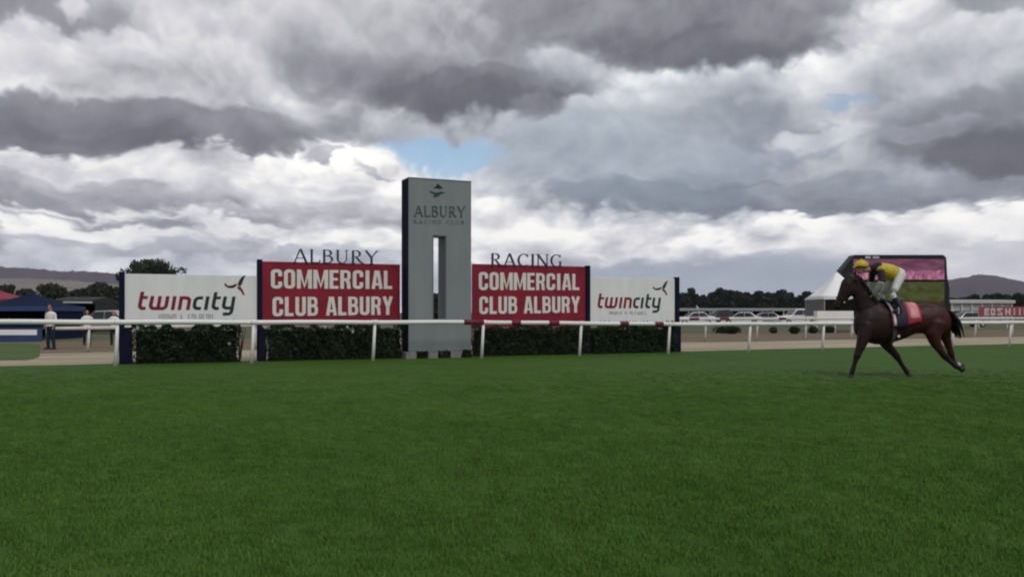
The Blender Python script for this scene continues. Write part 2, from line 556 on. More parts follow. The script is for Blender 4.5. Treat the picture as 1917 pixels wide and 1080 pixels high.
m_hill = mat('forested hill', (0.040, 0.034, 0.040), 0.95, c2=(0.070, 0.058, 0.062), scale=0.010, detail=8, bump=0.0)
m_hill2 = mat('dry grass slope', (0.14, 0.125, 0.105), 0.95, c2=(0.21, 0.185, 0.155), scale=0.008, detail=8)
def hill(name, Z0, prof, m, depth=0.28, step=4, rough=1.0, seed=0):
    xs = np.arange(prof[0][0], prof[-1][0] + 1, step)
    hy = np.interp(xs, [p[0] for p in prof], [p[1] for p in prof])
    r = np.random.default_rng(seed)
    jag = np.zeros_like(xs, dtype=float)
    for fr, am in ((0.02, 1.0), (0.06, 0.5), (0.16, 0.22), (0.4, 0.12)):
        jag += am * np.sin(xs * fr + r.uniform(0, 6)) * rough
    hy = hy + jag * np.clip((HY - hy) / 25, 0, 1)
    rows = np.linspace(-1, 1, 15)
    mb = MB()
    for q in rows:
        Z = Z0 * (1 + depth * q)
        k = math.cos(q * math.pi / 2) ** 1.4
        rr = r.normal(0, 0.012, len(xs)) * (0 < abs(q) < 1)
        for x, y, e in zip(xs, hy, rr):
            h = max(0, (HY - y) / F * Z0 + H)
            mb.v.append(((x - CX) / F * Z, Z, -2 + h * max(0, k + e * k)))
    n = len(xs)
    for a in range(len(rows) - 1):
        for k in range(n - 1):
            mb.f.append((a * n + k, a * n + k + 1, (a + 1) * n + k + 1, (a + 1) * n + k))
    return structure(name, mb, m, True)
hill('hills', 2700, [(-900, 520), (-500, 492), (-200, 488), (0, 498), (60, 501), (120, 507), (180, 509), (240, 514), (330, 524), (450, 545), (600, 566), (760, 588)], m_hill, seed=3)
hill('hill_slope', 1750, [(-900, 548), (-300, 528), (-60, 522), (60, 520), (150, 524), (230, 532), (330, 548), (480, 588)], m_hill2, seed=5, rough=0.7)
hill('hill', 2600, [(1380, 588), (1560, 566), (1680, 545), (1760, 527), (1800, 519), (1832, 512), (1862, 514), (1895, 521), (1930, 528), (2050, 533), (2200, 545), (2500, 572), (2600, 588)], m_hill, seed=8)

# ------------------------------------------------------------------ turf blades near the camera (nobody could count them)
def make_turf_blades():
    tm = MB()
    r = random.Random(3)
    for k in range(30):
        a = r.uniform(0, 6.28); d = 0.088 * math.sqrt(r.random())
        bx, by = d * math.cos(a), d * math.sin(a)
        th = r.uniform(0, 6.28); w = r.uniform(0.0016, 0.003); h = r.uniform(0.010, 0.026)
        lean = r.uniform(0.2, 0.9) * h; la = r.uniform(0, 6.28)
        lx, ly = lean * math.cos(la), lean * math.sin(la)
        ux, uy = w * math.cos(th), w * math.sin(th)
        i = len(tm.v)
        tm.v += [(bx - ux, by - uy, -0.004), (bx + ux, by + uy, -0.004),
                 (bx + lx * .45 + ux * .7, by + ly * .45 + uy * .7, h * .65), (bx + lx * .45 - ux * .7, by + ly * .45 - uy * .7, h * .65),
                 (bx + lx, by + ly, h)]
        tm.f += [(i, i + 1, i + 2, i + 3), (i + 3, i + 2, i + 4)]
    m_blade = turf_mat('turf blades', *[(c[0] * 1.80, c[1] * 1.64, c[2] * 1.95) for c in (GRASS_D, GRASS_M, GRASS_L)], blade=True)
    tuft_me = tm.mesh('turf_tuft'); tuft_me.materials.append(m_blade)
    # patch of ground in front of the camera, density falling with distance
    g = MB()
    rowsZ = [2.0 + (21.0 - 2.0) * k / 24 for k in range(25)]
    cols = 28
    for Z in rowsZ:
        for c in range(cols + 1):
            u = -1 + 2 * c / cols
            g.v.append((u * (0.72 * Z + 4.0), Z, 0.012))
    for a in range(24):
        for c in range(cols):
            i = a * (cols + 1) + c
            g.f.append((i, i + 1, i + cols + 2, i + cols + 1))
    me = g.mesh('turf_blades')
    at_ = me.attributes.new('dens', 'FLOAT', 'POINT')
    at_.data.foreach_set('value', [float(np.interp(v[1], [3.0, 6, 9, 13, 17, 21], [240, 220, 170, 100, 36, 0]) * min(1.0, max(0.0, (0.72 * v[1] + 4.0 - abs(v[0])) / 3.0))) for v in g.v])
    ob = link('turf_blades', me, m_blade)
    tag(ob, 'short green mown turf in front of the rail', 'grass', kind='stuff')
    # hidden source object is avoided: the tuft comes from a mesh primitive built in the tree through object info
    src = bpy.data.objects.new('turf_tuft', tuft_me)     # not linked to the scene
    ng = bpy.data.node_groups.new('turf_blades', 'GeometryNodeTree')
    ng.interface.new_socket('Geometry', in_out='INPUT', socket_type='NodeSocketGeometry')
    ng.interface.new_socket('Geometry', in_out='OUTPUT', socket_type='NodeSocketGeometry')
    N = ng.nodes
    gi, go = N.new('NodeGroupInput'), N.new('NodeGroupOutput')
    dist = N.new('GeometryNodeDistributePointsOnFaces'); dist.distribute_method = 'RANDOM'
    na = N.new('GeometryNodeInputNamedAttribute'); na.data_type = 'FLOAT'; na.inputs['Name'].default_value = 'dens'
    inst = N.new('GeometryNodeInstanceOnPoints')
    oi = N.new('GeometryNodeObjectInfo'); oi.inputs['Object'].default_value = src
    rv = N.new('FunctionNodeRandomValue'); rv.data_type = 'FLOAT_VECTOR'
    rv.inputs['Min'].default_value = (-0.12, -0.12, 0); rv.inputs['Max'].default_value = (0.12, 0.12, 6.283)
    rs = N.new('FunctionNodeRandomValue'); rs.data_type = 'FLOAT'
    rs.inputs[2].default_value = 0.7; rs.inputs[3].default_value = 1.3
    L = ng.links
    L.new(gi.outputs[0], dist.inputs['Mesh']); L.new(na.outputs[0], dist.inputs['Density'])
    L.new(dist.outputs['Points'], inst.inputs['Points']); L.new(oi.outputs['Geometry'], inst.inputs['Instance'])
    L.new(rv.outputs[0], inst.inputs['Rotation']); L.new(rs.outputs[1], inst.inputs['Scale'])
    L.new(inst.outputs[0], go.inputs[0])
    md = ob.modifiers.new('turf_blades', 'NODES'); md.node_group = ng
make_turf_blades()

# ------------------------------------------------------------------ lettering
def glyph_ribbon(mb, pts, w, place, depth, closed=False, lift=0.0):
    """stroke of width w along 2D pts; place(u, v, d) -> world"""
    P = [Vector(p) for p in pts]; n = len(P)
    Lf, Rt = [], []
    for k in range(n):
        if closed: a, b = P[k - 1], P[(k + 1) % n]
        else: a, b = P[max(0, k - 1)], P[min(n - 1, k + 1)]
        d1 = (P[k] - a); d2 = (b - P[k])
        if d1.length < 1e-6: d1 = d2
        if d2.length < 1e-6: d2 = d1
        d1.normalize(); d2.normalize()
        n1 = Vector((-d1.y, d1.x)); n2 = Vector((-d2.y, d2.x))
        mm = (n1 + n2)
        if mm.length < 1e-3: mm = n1
        mm.normalize()
        k2 = min(1.6, 1.0 / max(0.3, mm.dot(n1)))
        ww = (w[k] if hasattr(w, '__len__') else w) / 2
        Lf.append(P[k] + mm * ww * k2); Rt.append(P[k] - mm * ww * k2)
    i = len(mb.v)
    for k in range(n):
        mb.v += [tuple(place(Lf[k].x, Lf[k].y, depth + lift)), tuple(place(Rt[k].x, Rt[k].y, depth + lift)),
                 tuple(place(Lf[k].x, Lf[k].y, 0)), tuple(place(Rt[k].x, Rt[k].y, 0))]
    rng_ = range(n) if closed else range(n - 1)
    for k in rng_:
        a = i + 4 * k; b = i + 4 * ((k + 1) % n)
        mb.f += [(a, b, b + 1, a + 1), (a, a + 2, b + 2, b), (a + 1, b + 1, b + 3, a + 3)]
    if not closed:
        e = i + 4 * (n - 1)
        mb.f += [(i, i + 1, i + 3, i + 2), (e, e + 2, e + 3, e + 1)]

def arc(cx, cy, rx, ry, a0, a1, n=6):
    return [(cx + rx * math.cos(math.radians(a0 + (a1 - a0) * k / n)), cy + ry * math.sin(math.radians(a0 + (a1 - a0) * k / n))) for k in range(n + 1)]

# heavy condensed capitals, height 1
SB = 0.165
Lx, Rx, Bo, To = 0.085, 0.395, 0.08, 0.92
def rrect(l, r, b, t, c):
    return (arc(r - c, t - c, c, c, 0, 90, 3) + arc(l + c, t - c, c, c, 90, 180, 3) +
            arc(l + c, b + c, c, c, 180, 270, 3) + arc(r - c, b + c, c, c, 270, 360, 3))
BLOCK = {
 'C': (0.50, [([(Rx, .64)] + arc(Rx - .11, To - .11, .11, .11, 0, 90, 3) + arc(Lx + .11, To - .11, .11, .11, 90, 180, 3) +
        arc(Lx + .11, Bo + .11, .11, .11, 180, 270, 3) + arc(Rx - .11, Bo + .11, .11, .11, 270, 360, 3) + [(Rx, .36)], SB, False)]),
 'O': (0.50, [(rrect(Lx, Rx, Bo, To, .12), SB, True)]),
 'M': (0.66, [([(.085, 0), (.085, 1)], SB, False), ([(.575, 0), (.575, 1)], SB, False), ([(.12, .97), (.33, .12), (.54, .97)], .13, False)]),
 'E': (0.43, [([(.085, 0), (.085, 1)], SB, False), ([(.08, .925), (.40, .925)], .15, False), ([(.08, .51), (.37, .51)], .14, False), ([(.08, .075), (.40, .075)], .15, False)]),
 'R': (0.51, [([(.085, 0), (.085, 1)], SB, False), ([(.08, .925), (.26, .925)] + arc(.27, .80, .125, .125, 80, -10, 4) + arc(.27, .62, .125, .13, 10, -80, 4) + [(.08, .49)], .145, False), ([(.27, .48), (.36, .36), (.39, 0)], .16, False)]),
 'I': (0.25, [([(.12, 0), (.12, 1)], SB + .01, False)]),
 'A': (0.52, [([(.08, 0), (.22, 1)], .15, False), ([(.44, 0), (.30, 1)], .15, False), ([(.13, .25), (.39, .25)], .13, False)]),
 'L': (0.42, [([(.085, 0), (.085, 1)], SB, False), ([(.08, .08), (.39, .08)], .16, False)]),
 'U': (0.50, [([(Lx, 1)] + arc(Lx + .12, Bo + .12, .12, .12, 180, 270, 4) + arc(Rx - .12, Bo + .12, .12, .12, 270, 360, 4) + [(Rx, 1)], SB, False)]),
 'B': (0.50, [([(.085, 0), (.085, 1)], SB, False), ([(.08, .925), (.26, .925)] + arc(.27, .81, .115, .115, 80, -10, 4) + arc(.27, .66, .115, .12, 10, -80, 4) + [(.08, .53)], .14, False),
        ([(.08, .515), (.27, .515)] + arc(.28, .38, .125, .13, 80, 0, 4) + arc(.28, .20, .125, .125, 0, -80, 4) + [(.08, .075)], .14, False)]),
 'Y': (0.50, [([(.07, 1), (.25, .42)], .16, False), ([(.43, 1), (.25, .42)], .16, False), ([(.25, 0), (.25, .46)], SB, False)]),
 ' ': (0.24, []),
}
# roman capitals with serifs, height 1
tk, tn, sf = 0.125, 0.055, 0.045
def srf(x, y, w=0.11): return ([(x - w, y), (x + w, y)], sf, False)
ROMAN = {
 'A': (0.92, [([(.10, .0), (.43, 1)], tn + .02, False), ([(.80, 0), (.45, 1)], tk, False), ([(.23, .33), (.68, .33)], tn, False), srf(.10, .022), srf(.80, .022, .12)]),
 'L': (0.72, [([(.16, 0), (.16, 1)], tk, False), ([(.10, .03), (.62, .03), (.65, .22)], tn + .01, False), srf(.16, .978)]),
 'B': (0.78, [([(.16, 0), (.16, 1)], tk, False), ([(.12, .975), (.36, .975)] + arc(.38, .76, .19, .2, 80, -80, 8) + [(.16, .54)], [tn] * 2 + [.07, .09, .11, .12, .12, .11, .09, .07, .06] + [tn], False),
        ([(.16, .53), (.38, .53)] + arc(.40, .28, .24, .245, 80, -80, 8) + [(.12, .025)], [tn] * 2 + [.07, .09, .11, .125, .125, .11, .09, .07, .06] + [tn], False)]),
 'U': (0.92, [([(.17, 1), (.17, .36)] + arc(.44, .33, .27, .31, 180, 360, 10) + [(.71, 1)], [tk, tk] + [.12, .11, .1, .09, .08, .07, .06, .06, tn, tn, tn] + [tn], False), srf(.17, .978), srf(.71, .978)]),
 'R': (0.86, [([(.16, 0), (.16, 1)], tk, False), ([(.12, .975), (.36, .975)] + arc(.38, .74, .21, .22, 80, -80, 8) + [(.16, .50)], [tn] * 2 + [.07, .09, .11, .12, .12, .11, .09, .07, .06] + [tn], False),
        ([(.36, .50), (.62, .12), (.82, .02)], [.1, .12, .06], False), srf(.16, .022)]),
 'Y': (0.86, [([(.08, 1), (.42, .46)], tk, False), ([(.78, 1), (.42, .46)], tn + .01, False), ([(.42, 0), (.42, .48)], tk, False), srf(.08, .978), srf(.78, .978), srf(.42, .022)]),
 'C': (0.88, [(arc(.48, .5, .37, .48, 48, 312, 16), [.09, .06, .06, .06, .07, .09, .11, .12, .125, .12, .11, .09, .07, .06, .06, .05, .04], False), ([(.74, .98), (.745, .74)], sf, False)]),
 'I': (0.40, [([(.2, 0), (.2, 1)], tk, False), srf(.2, .978), srf(.2, .022)]),
 'N': (0.96, [([(.16, 0), (.16, 1)], tn, False), ([(.13, 1), (.78, .0)], tk, False), ([(.79, 0), (.79, 1)], tn, False), srf(.12, .978), srf(.16, .022), srf(.79, .978)]),
 'G': (0.95, [(arc(.48, .5, .37, .48, 48, 300, 16), [.09, .06, .06, .06, .07, .09, .11, .12, .125, .12, .11, .09, .07, .06, .06, .06, .06], False), ([(.76, .06), (.76, .42)], tk - .02, False), srf(.74, .42), ([(.74, .98), (.745, .74)], sf, False)]),
 ' ': (0.5, []),
}
# rounded lower-case logo letters, x-height 1
LW = 0.225
LOGO = {
 't': (0.66, [([(.22, 1.32), (.20, .35)] + arc(.42, .33, .22, .22, 180, 270, 4) + [(.58, .11)], LW, False), ([(.12, .9), (.60, .9)], .2, False)]),
 'w': (1.30, [([(.16, 1), (.14, .35)] + arc(.36, .33, .22, .22, 180, 270, 4) + [(.58, .11), (.62, .11), (.62, 1)], LW, False), ([(.58, .11), (.85, .11)] + arc(.87, .33, .22, .22, 270, 360, 4) + [(1.09, 1)], LW, False)]),
 'i': (0.36, [([(.17, 0), (.17, 1)], LW, False)]),
 'n': (0.88, [([(.17, 0), (.17, 1)], LW, False), ([(.12, .89), (.48, .89)] + arc(.48, .67, .22, .22, 90, 0, 4) + [(.70, 0)], LW, False)]),
 'c': (0.66, [([(.60, .89), (.40, .89)] + arc(.37, .65, .24, .24, 90, 180, 4) + arc(.37, .35, .24, .24, 180, 270, 4) + [(.58, .11)], LW, False)]),
 'y': (0.90, [([(.16, 1), (.14, .40)] + arc(.36, .36, .22, .22, 180, 270, 4) + [(.66, .14)], LW, False), ([(.72, 1), (.72, -.05)] + arc(.50, -.08, .22, .22, 0, -90, 4) + [(.18, -.30)], LW, False)]),
}
def text(root, s, font, x0, x1, yb, yt, t, m, depth=0.012, slant=0.0, gap=0.06, name='letter', per_letter=None, yb1=None, yt1=None, thick_place=None):
    """letters between photo columns x0..x1, baseline yb and top yt at x0 (yb1, yt1 at x1) on the plane at distance t"""
    yb1 = yb if yb1 is None else yb1; yt1 = yt if yt1 is None else yt1
    s0, s1 = s_at(x0, t), s_at(x1, t)
    zb0, zt0, zb1, zt1 = z_at(x0, yb, t), z_at(x0, yt, t), z_at(x1, yb1, t), z_at(x1, yt1, t)
    total = sum(font[c][0] + gap for c in s) - gap
    hs = (s1 - s0) / total
    u = 0.0
    for q, c in enumerate(s):
        adv, strokes = font[c]
        mb = MB()
        for li, (pts, w, closed) in enumerate(strokes):
            def place(a, b, d, u=u):
                k = (u + a) / total
                zb = zb0 + (zb1 - zb0) * k; zt = zt0 + (zt1 - zt0) * k
                return W(s0 + (u + a) * hs + slant * b * (zt - zb), t - d, zb + b * (zt - zb))
            glyph_ribbon(mb, pts, w, place, depth, closed, li * 0.0012)
        if strokes:
            part(name, mb, per_letter(q) if per_letter else m, root)
        u += adv + gap

def poly_on(root, name, pts, t, m, depth=0.008, parent=None):
    """flat shape given in photo pixels on the plane at distance t"""
    pp = [W(s_at(x, t), t - depth, z_at(x, y, t)) for x, y in pts]
    mb = MB(); mb.prism(pp, W(0, depth - 0.001) - W(0, 0))
    return part(name, mb, m, root, parent=parent)

# ------------------------------------------------------------------ winning post tower
m_tower = mat('grey painted metal', srgb(124, 131, 134), 0.6, c2=srgb(133, 139, 142), scale=1.3, stretch=(2.2, 2.2, .4), bump=0.03, bscale=3)
m_navy = mat('navy paint', (0.010, 0.011, 0.030), 0.85, 0.2, 3, spec=.08)
m_navy_letter = mat('slate blue metal', (0.035, 0.042, 0.075), 0.5, 0.15, 4)
m_tower_print = mat('dark grey print', (0.068, 0.077, 0.086), 0.6, 0.15, 4)
m_green_print = mat('dark green print', (0.02, 0.055, 0.04), 0.6, 0.15, 4)
m_black_print = mat('black print', (0.012, 0.016, 0.016), 0.6, 0.15, 4)
m_conc = mat('concrete', (0.22, 0.22, 0.215), 0.9, 0.18, 6, bump=0.3)
T_TOW, TOW_D = 24.9, 0.72
ts0, ts1 = s_at(765, T_TOW), s_at(882, T_TOW)
TH, TB = 5.46, 0.21
rootT = thing('winning_post', 'tall grey winning post tower with a vertical slot and ALBURY lettering', 'winning post', W((ts0 + ts1) / 2, T_TOW + TOW_D / 2))
sl0, sl1 = s_at(811.5, T_TOW), s_at(834, T_TOW)
slt, slb = z_at(823, 442, T_TOW), z_at(823, 598, T_TOW)
def slab(s0, s1, z0, z1, t0, t1):
    mb = MB()
    mb.prism([W(s0, t0, z0), W(s1, t0, z0), W(s1, t0, z1), W(s0, t0, z1)], W(0, t1) - W(0, t0))
    return mb
# body with the slot cut through: one closed ring-shaped prism
def tower_body():
    mb = MB()
    R = .05
    o = [(ts0, TB), (ts1, TB), (ts1, TH), (ts0, TH)]
    i_ = [(sl0, slb), (sl1, slb), (sl1, slt), (sl0, slt)]
    t0, t1 = T_TOW, T_TOW + TOW_D
    for t in (t0, t1):
        for s, z in o + i_: mb.v.append(tuple(W(s, t, z)))
    for k in range(4):
        j = (k + 1) % 4
        mb.f.append((k, j, 4 + j, 4 + k))
        mb.f.append((8 + j, 8 + k, 12 + k, 12 + j))
        mb.f.append((j, k, 8 + k, 8 + j))
        mb.f.append((4 + k, 4 + j, 12 + j, 12 + k))
    return mb
part('tower_body', tower_body(), m_tower, rootT, bevel=0.02)
# dark side cladding, west and east
mbs = slab(ts0 - 0.012, ts0 - 0.003, TB - .05, TH - 0.01, T_TOW + 0.03, T_TOW + TOW_D - 0.01)
part('side_panel', mbs, m_navy, rootT)
mbs = slab(ts1 + 0.003, ts1 + 0.012, TB - .05, TH - 0.01, T_TOW + 0.03, T_TOW + TOW_D - 0.01)
part('side_panel', mbs, m_navy, rootT)
mbs = slab(ts0 - .012, ts1 + .012, TH + .002, TH + .03, T_TOW - .012, T_TOW + TOW_D)
part('top_cap', mbs, m_tower, rootT)
# thin dark trim lining the slot
mbf = MB()
for (a, b, c, d) in ((sl0 - .03, sl0, slb, slt + .03), (sl1, sl1 + .03, slb, slt + .03), (sl0, sl1, slt, slt + .03)):
    q = slab(a, b, c, d, T_TOW - .008, T_TOW - .001)
    i = len(mbf.v); mbf.v += q.v; mbf.f += [tuple(i + k for k in f) for f in q.f]
part('slot_trim', mbf, mat('grey trim', (0.14, 0.145, 0.15), 0.5, 0.1), rootT)
for xa, xb in ((759, 779), (801, 819), (843, 862)):
    a, b = s_at(xa, T_TOW), s_at(xb, T_TOW)
    part('foot', slab(a, b, -0.02, TB - 0.002, T_TOW - 0.06, T_TOW + TOW_D + .05), m_conc, rootT, bevel=0.015)
text(rootT, 'ALBURY', ROMAN, 775, 871, 405, 385, T_TOW, m_tower_print, 0.02, yb1=407, yt1=387, gap=0.04)
text(rootT, 'RACING CLUB', ROMAN, 774, 869, 418.5, 411.5, T_TOW, mat('faint grey print', (0.11, 0.12, 0.125), 0.6, 0.1), 0.01, yb1=420, yt1=413, gap=0.25)
poly_on(rootT, 'emblem', [(811, 352), (816, 349), (820, 344), (824, 348), (829, 352), (824, 354), (818, 353)], T_TOW, m_black_print)
poly_on(rootT, 'emblem', [(803, 356), (808, 359), (816, 361), (826, 359), (834, 361), (826, 363), (820, 368), (811, 370), (813, 364), (806, 361)], T_TOW, m_green_print)

# ------------------------------------------------------------------ hoardings beside it
m_white = mat('white hoarding sheet', (0.72, 0.735, 0.74), 0.5, c2=(0.83, 0.83, 0.82), scale=1.1, stretch=(2.5, 2.5, .5), bump=0.05, bscale=1.5)
m_maroon = mat('crimson hoarding sheet', (0.240, 0.012, 0.030), 0.5, 0.18, 1.6, bump=0.03)
m_offwhite = mat('off white letters', (0.72, 0.71, 0.66), 0.5, 0.05, 4)
m_red = mat('crimson print', (0.22, 0.008, 0.03), 0.5, 0.12, 4)
m_char = mat('charcoal print', (0.022, 0.032, 0.032), 0.5, 0.12, 4)
m_grey_print = mat('grey print', (0.27, 0.28, 0.27), 0.6, 0.2, 8)
T_SGN = 25.5
def hoarding(label, xa, xb, ztop, zbot, m, post_x, post_top, post_side_w=0.14, brace=True):
    sa, sb = s_at(xa, T_SGN), s_at(xb, T_SGN)
    root = thing('hoarding', label, 'hoarding', W((sa + sb) / 2, T_SGN), 'hoardings beside the winning post')
    part('panel', slab(sa, sb, zbot, ztop, T_SGN, T_SGN + .05), m, root, bevel=0.006)
    # timber rails that carry the sheet, behind
    mb = MB()
    for z in (zbot + .2, ztop - .25):
        q = slab(sa + .05, sb - .05, z, z + .09, T_SGN + .053, T_SGN + .10)
        i = len(mb.v); mb.v += q.v; mb.f += [tuple(i + k for k in f) for f in q.f]
    part('backing_rail', mb, m_navy, root)
    for px, pt in zip(post_x, post_top):
        c = s_at(px, T_SGN)
        part('post', slab(c - post_side_w / 2, c + post_side_w / 2, -0.05, pt, T_SGN - .06, T_SGN + .12), m_navy, root, bevel=0.008)
    return root
hWL = hoarding('white twincity hoarding at the far end, tree crown rising above it', 233.5, 481, 2.455, 1.06, m_white, [228], [2.50])
hRL = hoarding('crimson Commercial Club hoarding under standing letters that read ALBURY', 490.5, 749, 2.88, 1.03, m_maroon, [486], [2.93])
hRR = hoarding('crimson Commercial Club hoarding under standing letters that read RACING', 884, 1096, 2.955, 0.93, m_maroon, [1100.5], [2.99])
hWR = hoarding('smaller looking white twincity hoarding with a dark tree line beyond its post', 1105, 1263, 2.60, 0.99, m_white, [1267.5], [2.66])
# wide navy foot boards in front of three of the posts
for root, xa, xb, zt in ((hWL, 224, 246, 1.0), (hRL, 485, 498, 0.98), (hWR, 1260, 1275, .95)):
    tt = T_SGN - .18
    part('foot_board', slab(s_at(xa, tt), s_at(xb, tt), -0.03, zt, tt, tt + .09), m_navy, root, bevel=0.006)
TL = T_SGN - 0.001
text(hRL, 'COMMERCIAL', BLOCK, 507, 735, 540, 504, TL, m_offwhite, 0.014, gap=0.055, yb1=541, yt1=507)
text(hRL, 'CLUB ALBURY', BLOCK, 510, 735, 592, 556, TL, m_offwhite, 0.014, gap=0.06, yb1=589, yt1=555)
text(hRR, 'COMMERCIAL', BLOCK, 896, 1085, 543, 509, TL, m_offwhite, 0.014, gap=0.055, yb1=543, yt1=513)
text(hRR, 'CLUB ALBURY', BLOCK, 897, 1085, 588, 555, TL, m_offwhite, 0.014, gap=0.06, yb1=585, yt1=555)
text(hRL, 'ALBURY', ROMAN, 548, 708, 491.5, 466, TL + .02, m_navy_letter, 0.05, gap=0.03, yb1=494.5, yt1=470)
text(hRR, 'RACING', ROMAN, 917, 1053, 498.5, 474, TL + .02, m_navy_letter, 0.05, gap=0.03, yb1=499.5, yt1=477)
pl = lambda q: m_red if q < 4 else m_char
text(hWL, 'twincity', LOGO, 254, 439, 580, 554, TL, None, 0.006, slant=0.16, gap=0.06, per_letter=pl, yb1=580, yt1=555)
text(hWR, 'twincity', LOGO, 1116, 1236, 577, 556, TL, None, 0.006, slant=0.16, gap=0.06, per_letter=pl, yb1=577, yt1=557)
def bird(root, x, y, k):
    """three-feathered emblem; x, y its centre"""
    P = lambda pts: [(x + a * k, y + b * k) for a, b in pts]
    poly_on(root, 'emblem', P([(-21, -6), (-14, 0), (-6, -1), (1, -4), (3, -1), (-4, 4), (-13, 4), (-20, 0)]), TL, mat('dark red print', (0.07, 0.012, 0.02), 0.5), 0.006)
    poly_on(root, 'emblem', P([(4, -4), (8, -12), (13, -18), (19, -20), (15, -12), (12, -4), (9, 1), (5, 0)]), TL, m_char, 0.0075)
    poly_on(root, 'emblem', P([(4, 1), (9, 2), (13, 7), (17, 16), (15, 18), (10, 10), (3, 4)]), TL, m_red, 0.009)
bird(hWL, 441, 535, 1.0); bird(hWR, 1237, 540, .72)
def small_print(root, x0, x1, yb, yt, n, m):
    """line too small to read in the photograph: letter-like strokes"""
    mb = MB(); r = random.Random(int(x0))
    w = (x1 - x0) / n
    for k in range(n):
        if k in (5, 7): continue
        xa = x0 + k * w
        s0, s1 = s_at(xa, TL), s_at(xa + w * .78, TL)
        zb, zt = z_at(xa, yb, TL), z_at(xa, yt, TL)
        th = (s1 - s0) * .28
        bars = [(s0, s0 + th, zb, zt)]
        if r.random() < .7: bars.append((s1 - th, s1, zb, zt))
        if r.random() < .6: bars.append((s0 + th, s1 - th, zt - th, zt))
        if r.random() < .5: bars.append((s0 + th, s1 - th, zb, zb + th))
        for b in bars:
            q = slab(*b, TL - .004, TL - .0005); i = len(mb.v)
            mb.v += q.v; mb.f += [tuple(i + kk for kk in f) for f in q.f]
    o = part('small_print', mb, m, root); o['kind'] = 'stuff'
small_print(hWL, 297, 400, 596, 588, 15, m_grey_print)
small_print(hWR, 1141, 1212, 588.5, 583, 15, m_grey_print)

# ------------------------------------------------------------------ running rails
m_rail = mat('white rail plastic', (0.78, 0.78, 0.76), 0.4, 0.05, 1.5)
m_rail_worn = mat('weathered white rail', (0.60, 0.57, 0.54), 0.5, 0.1, 1.5)
m_sleeve = mat('maroon sleeve', (0.14, 0.018, 0.034), 0.5, 0.15, 4)
def pole_x(p): return 4600 - 1e4 / p
def rail(label, T, zfun, x0, x1, posts, m, sleeves, rw, group='running rails', lean=0.05):
    sm = (s_at(x0, T) + s_at(x1, T)) / 2
    root = thing('running_rail', label, 'rail', W(sm, T), group)
    n = 60
    pts = []
    for k in range(n + 1):
        x = x0 + (x1 - x0) * k / n
        s = s_at(x, T)
        pts.append(W(s, T, zfun(x) + 0.006 * math.sin(s * 1.7)))
    mb = MB(); mb.tube(pts, rw, 12, 1.12, side=(0, 0, 1))
    part('rail_tube', mb, m, root, True)
    for x in posts:
        s = s_at(x, T); zt = zfun(x) - rw * .8
        mb = MB()
        mb.tube([W(s - lean, T + .05, -0.05), W(s - lean * .4, T + .04, zt * .5), W(s, T + .015, zt)], [.052, .046, .042], 10)
        part('post', mb, m, root, True)
        mb = MB(); mb.tube([W(s - .09, T, zfun(x)), W(s + .09, T, zfun(x))], rw * 1.1, 12, 1.12, side=(0, 0, 1))
        part('bracket', mb, m, root, True)
    for xa, xb in sleeves:
        xm = (xa + xb) / 2
        mb = MB(); mb.tube([W(s_at(xa, T), T, zfun(xa)), W(s_at(xm, T), T, zfun(xm)), W(s_at(xb, T), T, zfun(xb))], rw * 1.16, 12, 1.14, side=(0, 0, 1))
        part('sleeve', mb, m_sleeve, root, True)
    return root
def zr1(x): return float(np.interp(x, [-300, 0, 600, 900, 1290, 1900, 2300], [1.17, 1.17, 1.125, 1.105, 1.0, .985, .98]))
def zr2(x): return float(np.interp(x, [-300, 100, 300, 1200, 1320, 1830, 2400], [.84, .84, .88, 1.05, 1.10, 1.08, 1.05]))
posts1 = [pole_x(2.283 + .1412 * k) for k in range(-2, 13)]
rail('white running rail along the turf in front of the winning post', T_RAIL, zr1, -330, 2200, posts1, m_rail,
     [(868, 905), (957, 974), (1027, 1046), (1160, 1176), (1225, 1241)], 0.058)
posts2 = [167, 330, 480] + [pole_x(3.051 + .0927 * k) for k in range(0, 10)]
rail('thinner weathered white rail along the far side of the sand track', T_RAIL2, zr2, 104, 2200, posts2, m_rail_worn,
     [(1290, 1308), (1347, 1364), (1457, 1471)], 0.052)

# ------------------------------------------------------------------ hedges under the hoardings
m_leaf_h = foliage_mat('hedge leaves', (0.012, 0.022, 0.010), (0.032, 0.052, 0.023))
m_stem = mat('dark stems', (0.02, 0.017, 0.012), 0.9)
def leaves(mb, c, r, n, size, rnd, shell=0.55, zmin=-9):
    """leaf-clump faces in an ellipsoid, denser towards its skin"""
    for _ in range(n):
        d = Vector((rnd.gauss(0, 1), rnd.gauss(0, 1), rnd.gauss(0, 1))).normalized()
        k = shell + (1 - shell) * rnd.random() ** .6
        p = Vector((c[0] + d.x * r[0] * k, c[1] + d.y * r[1] * k, c[2] + d.z * r[2] * k))
        if p.z < zmin: continue
        leaf(mb, p, size * rnd.uniform(.6, 1.35), rnd)
def leaf(mb, p, sz, rnd):
    q = Euler((rnd.uniform(0, 6.28), rnd.uniform(0, 6.28), rnd.uniform(0, 6.28))).to_matrix()
    a = q @ Vector((sz, 0, 0)); b = q @ Vector((0, sz * .55, 0)); e = q @ Vector((0, 0, sz * .18))
    mb.quad(p - a, p - b * .9 + e, p + a, p + b + e)
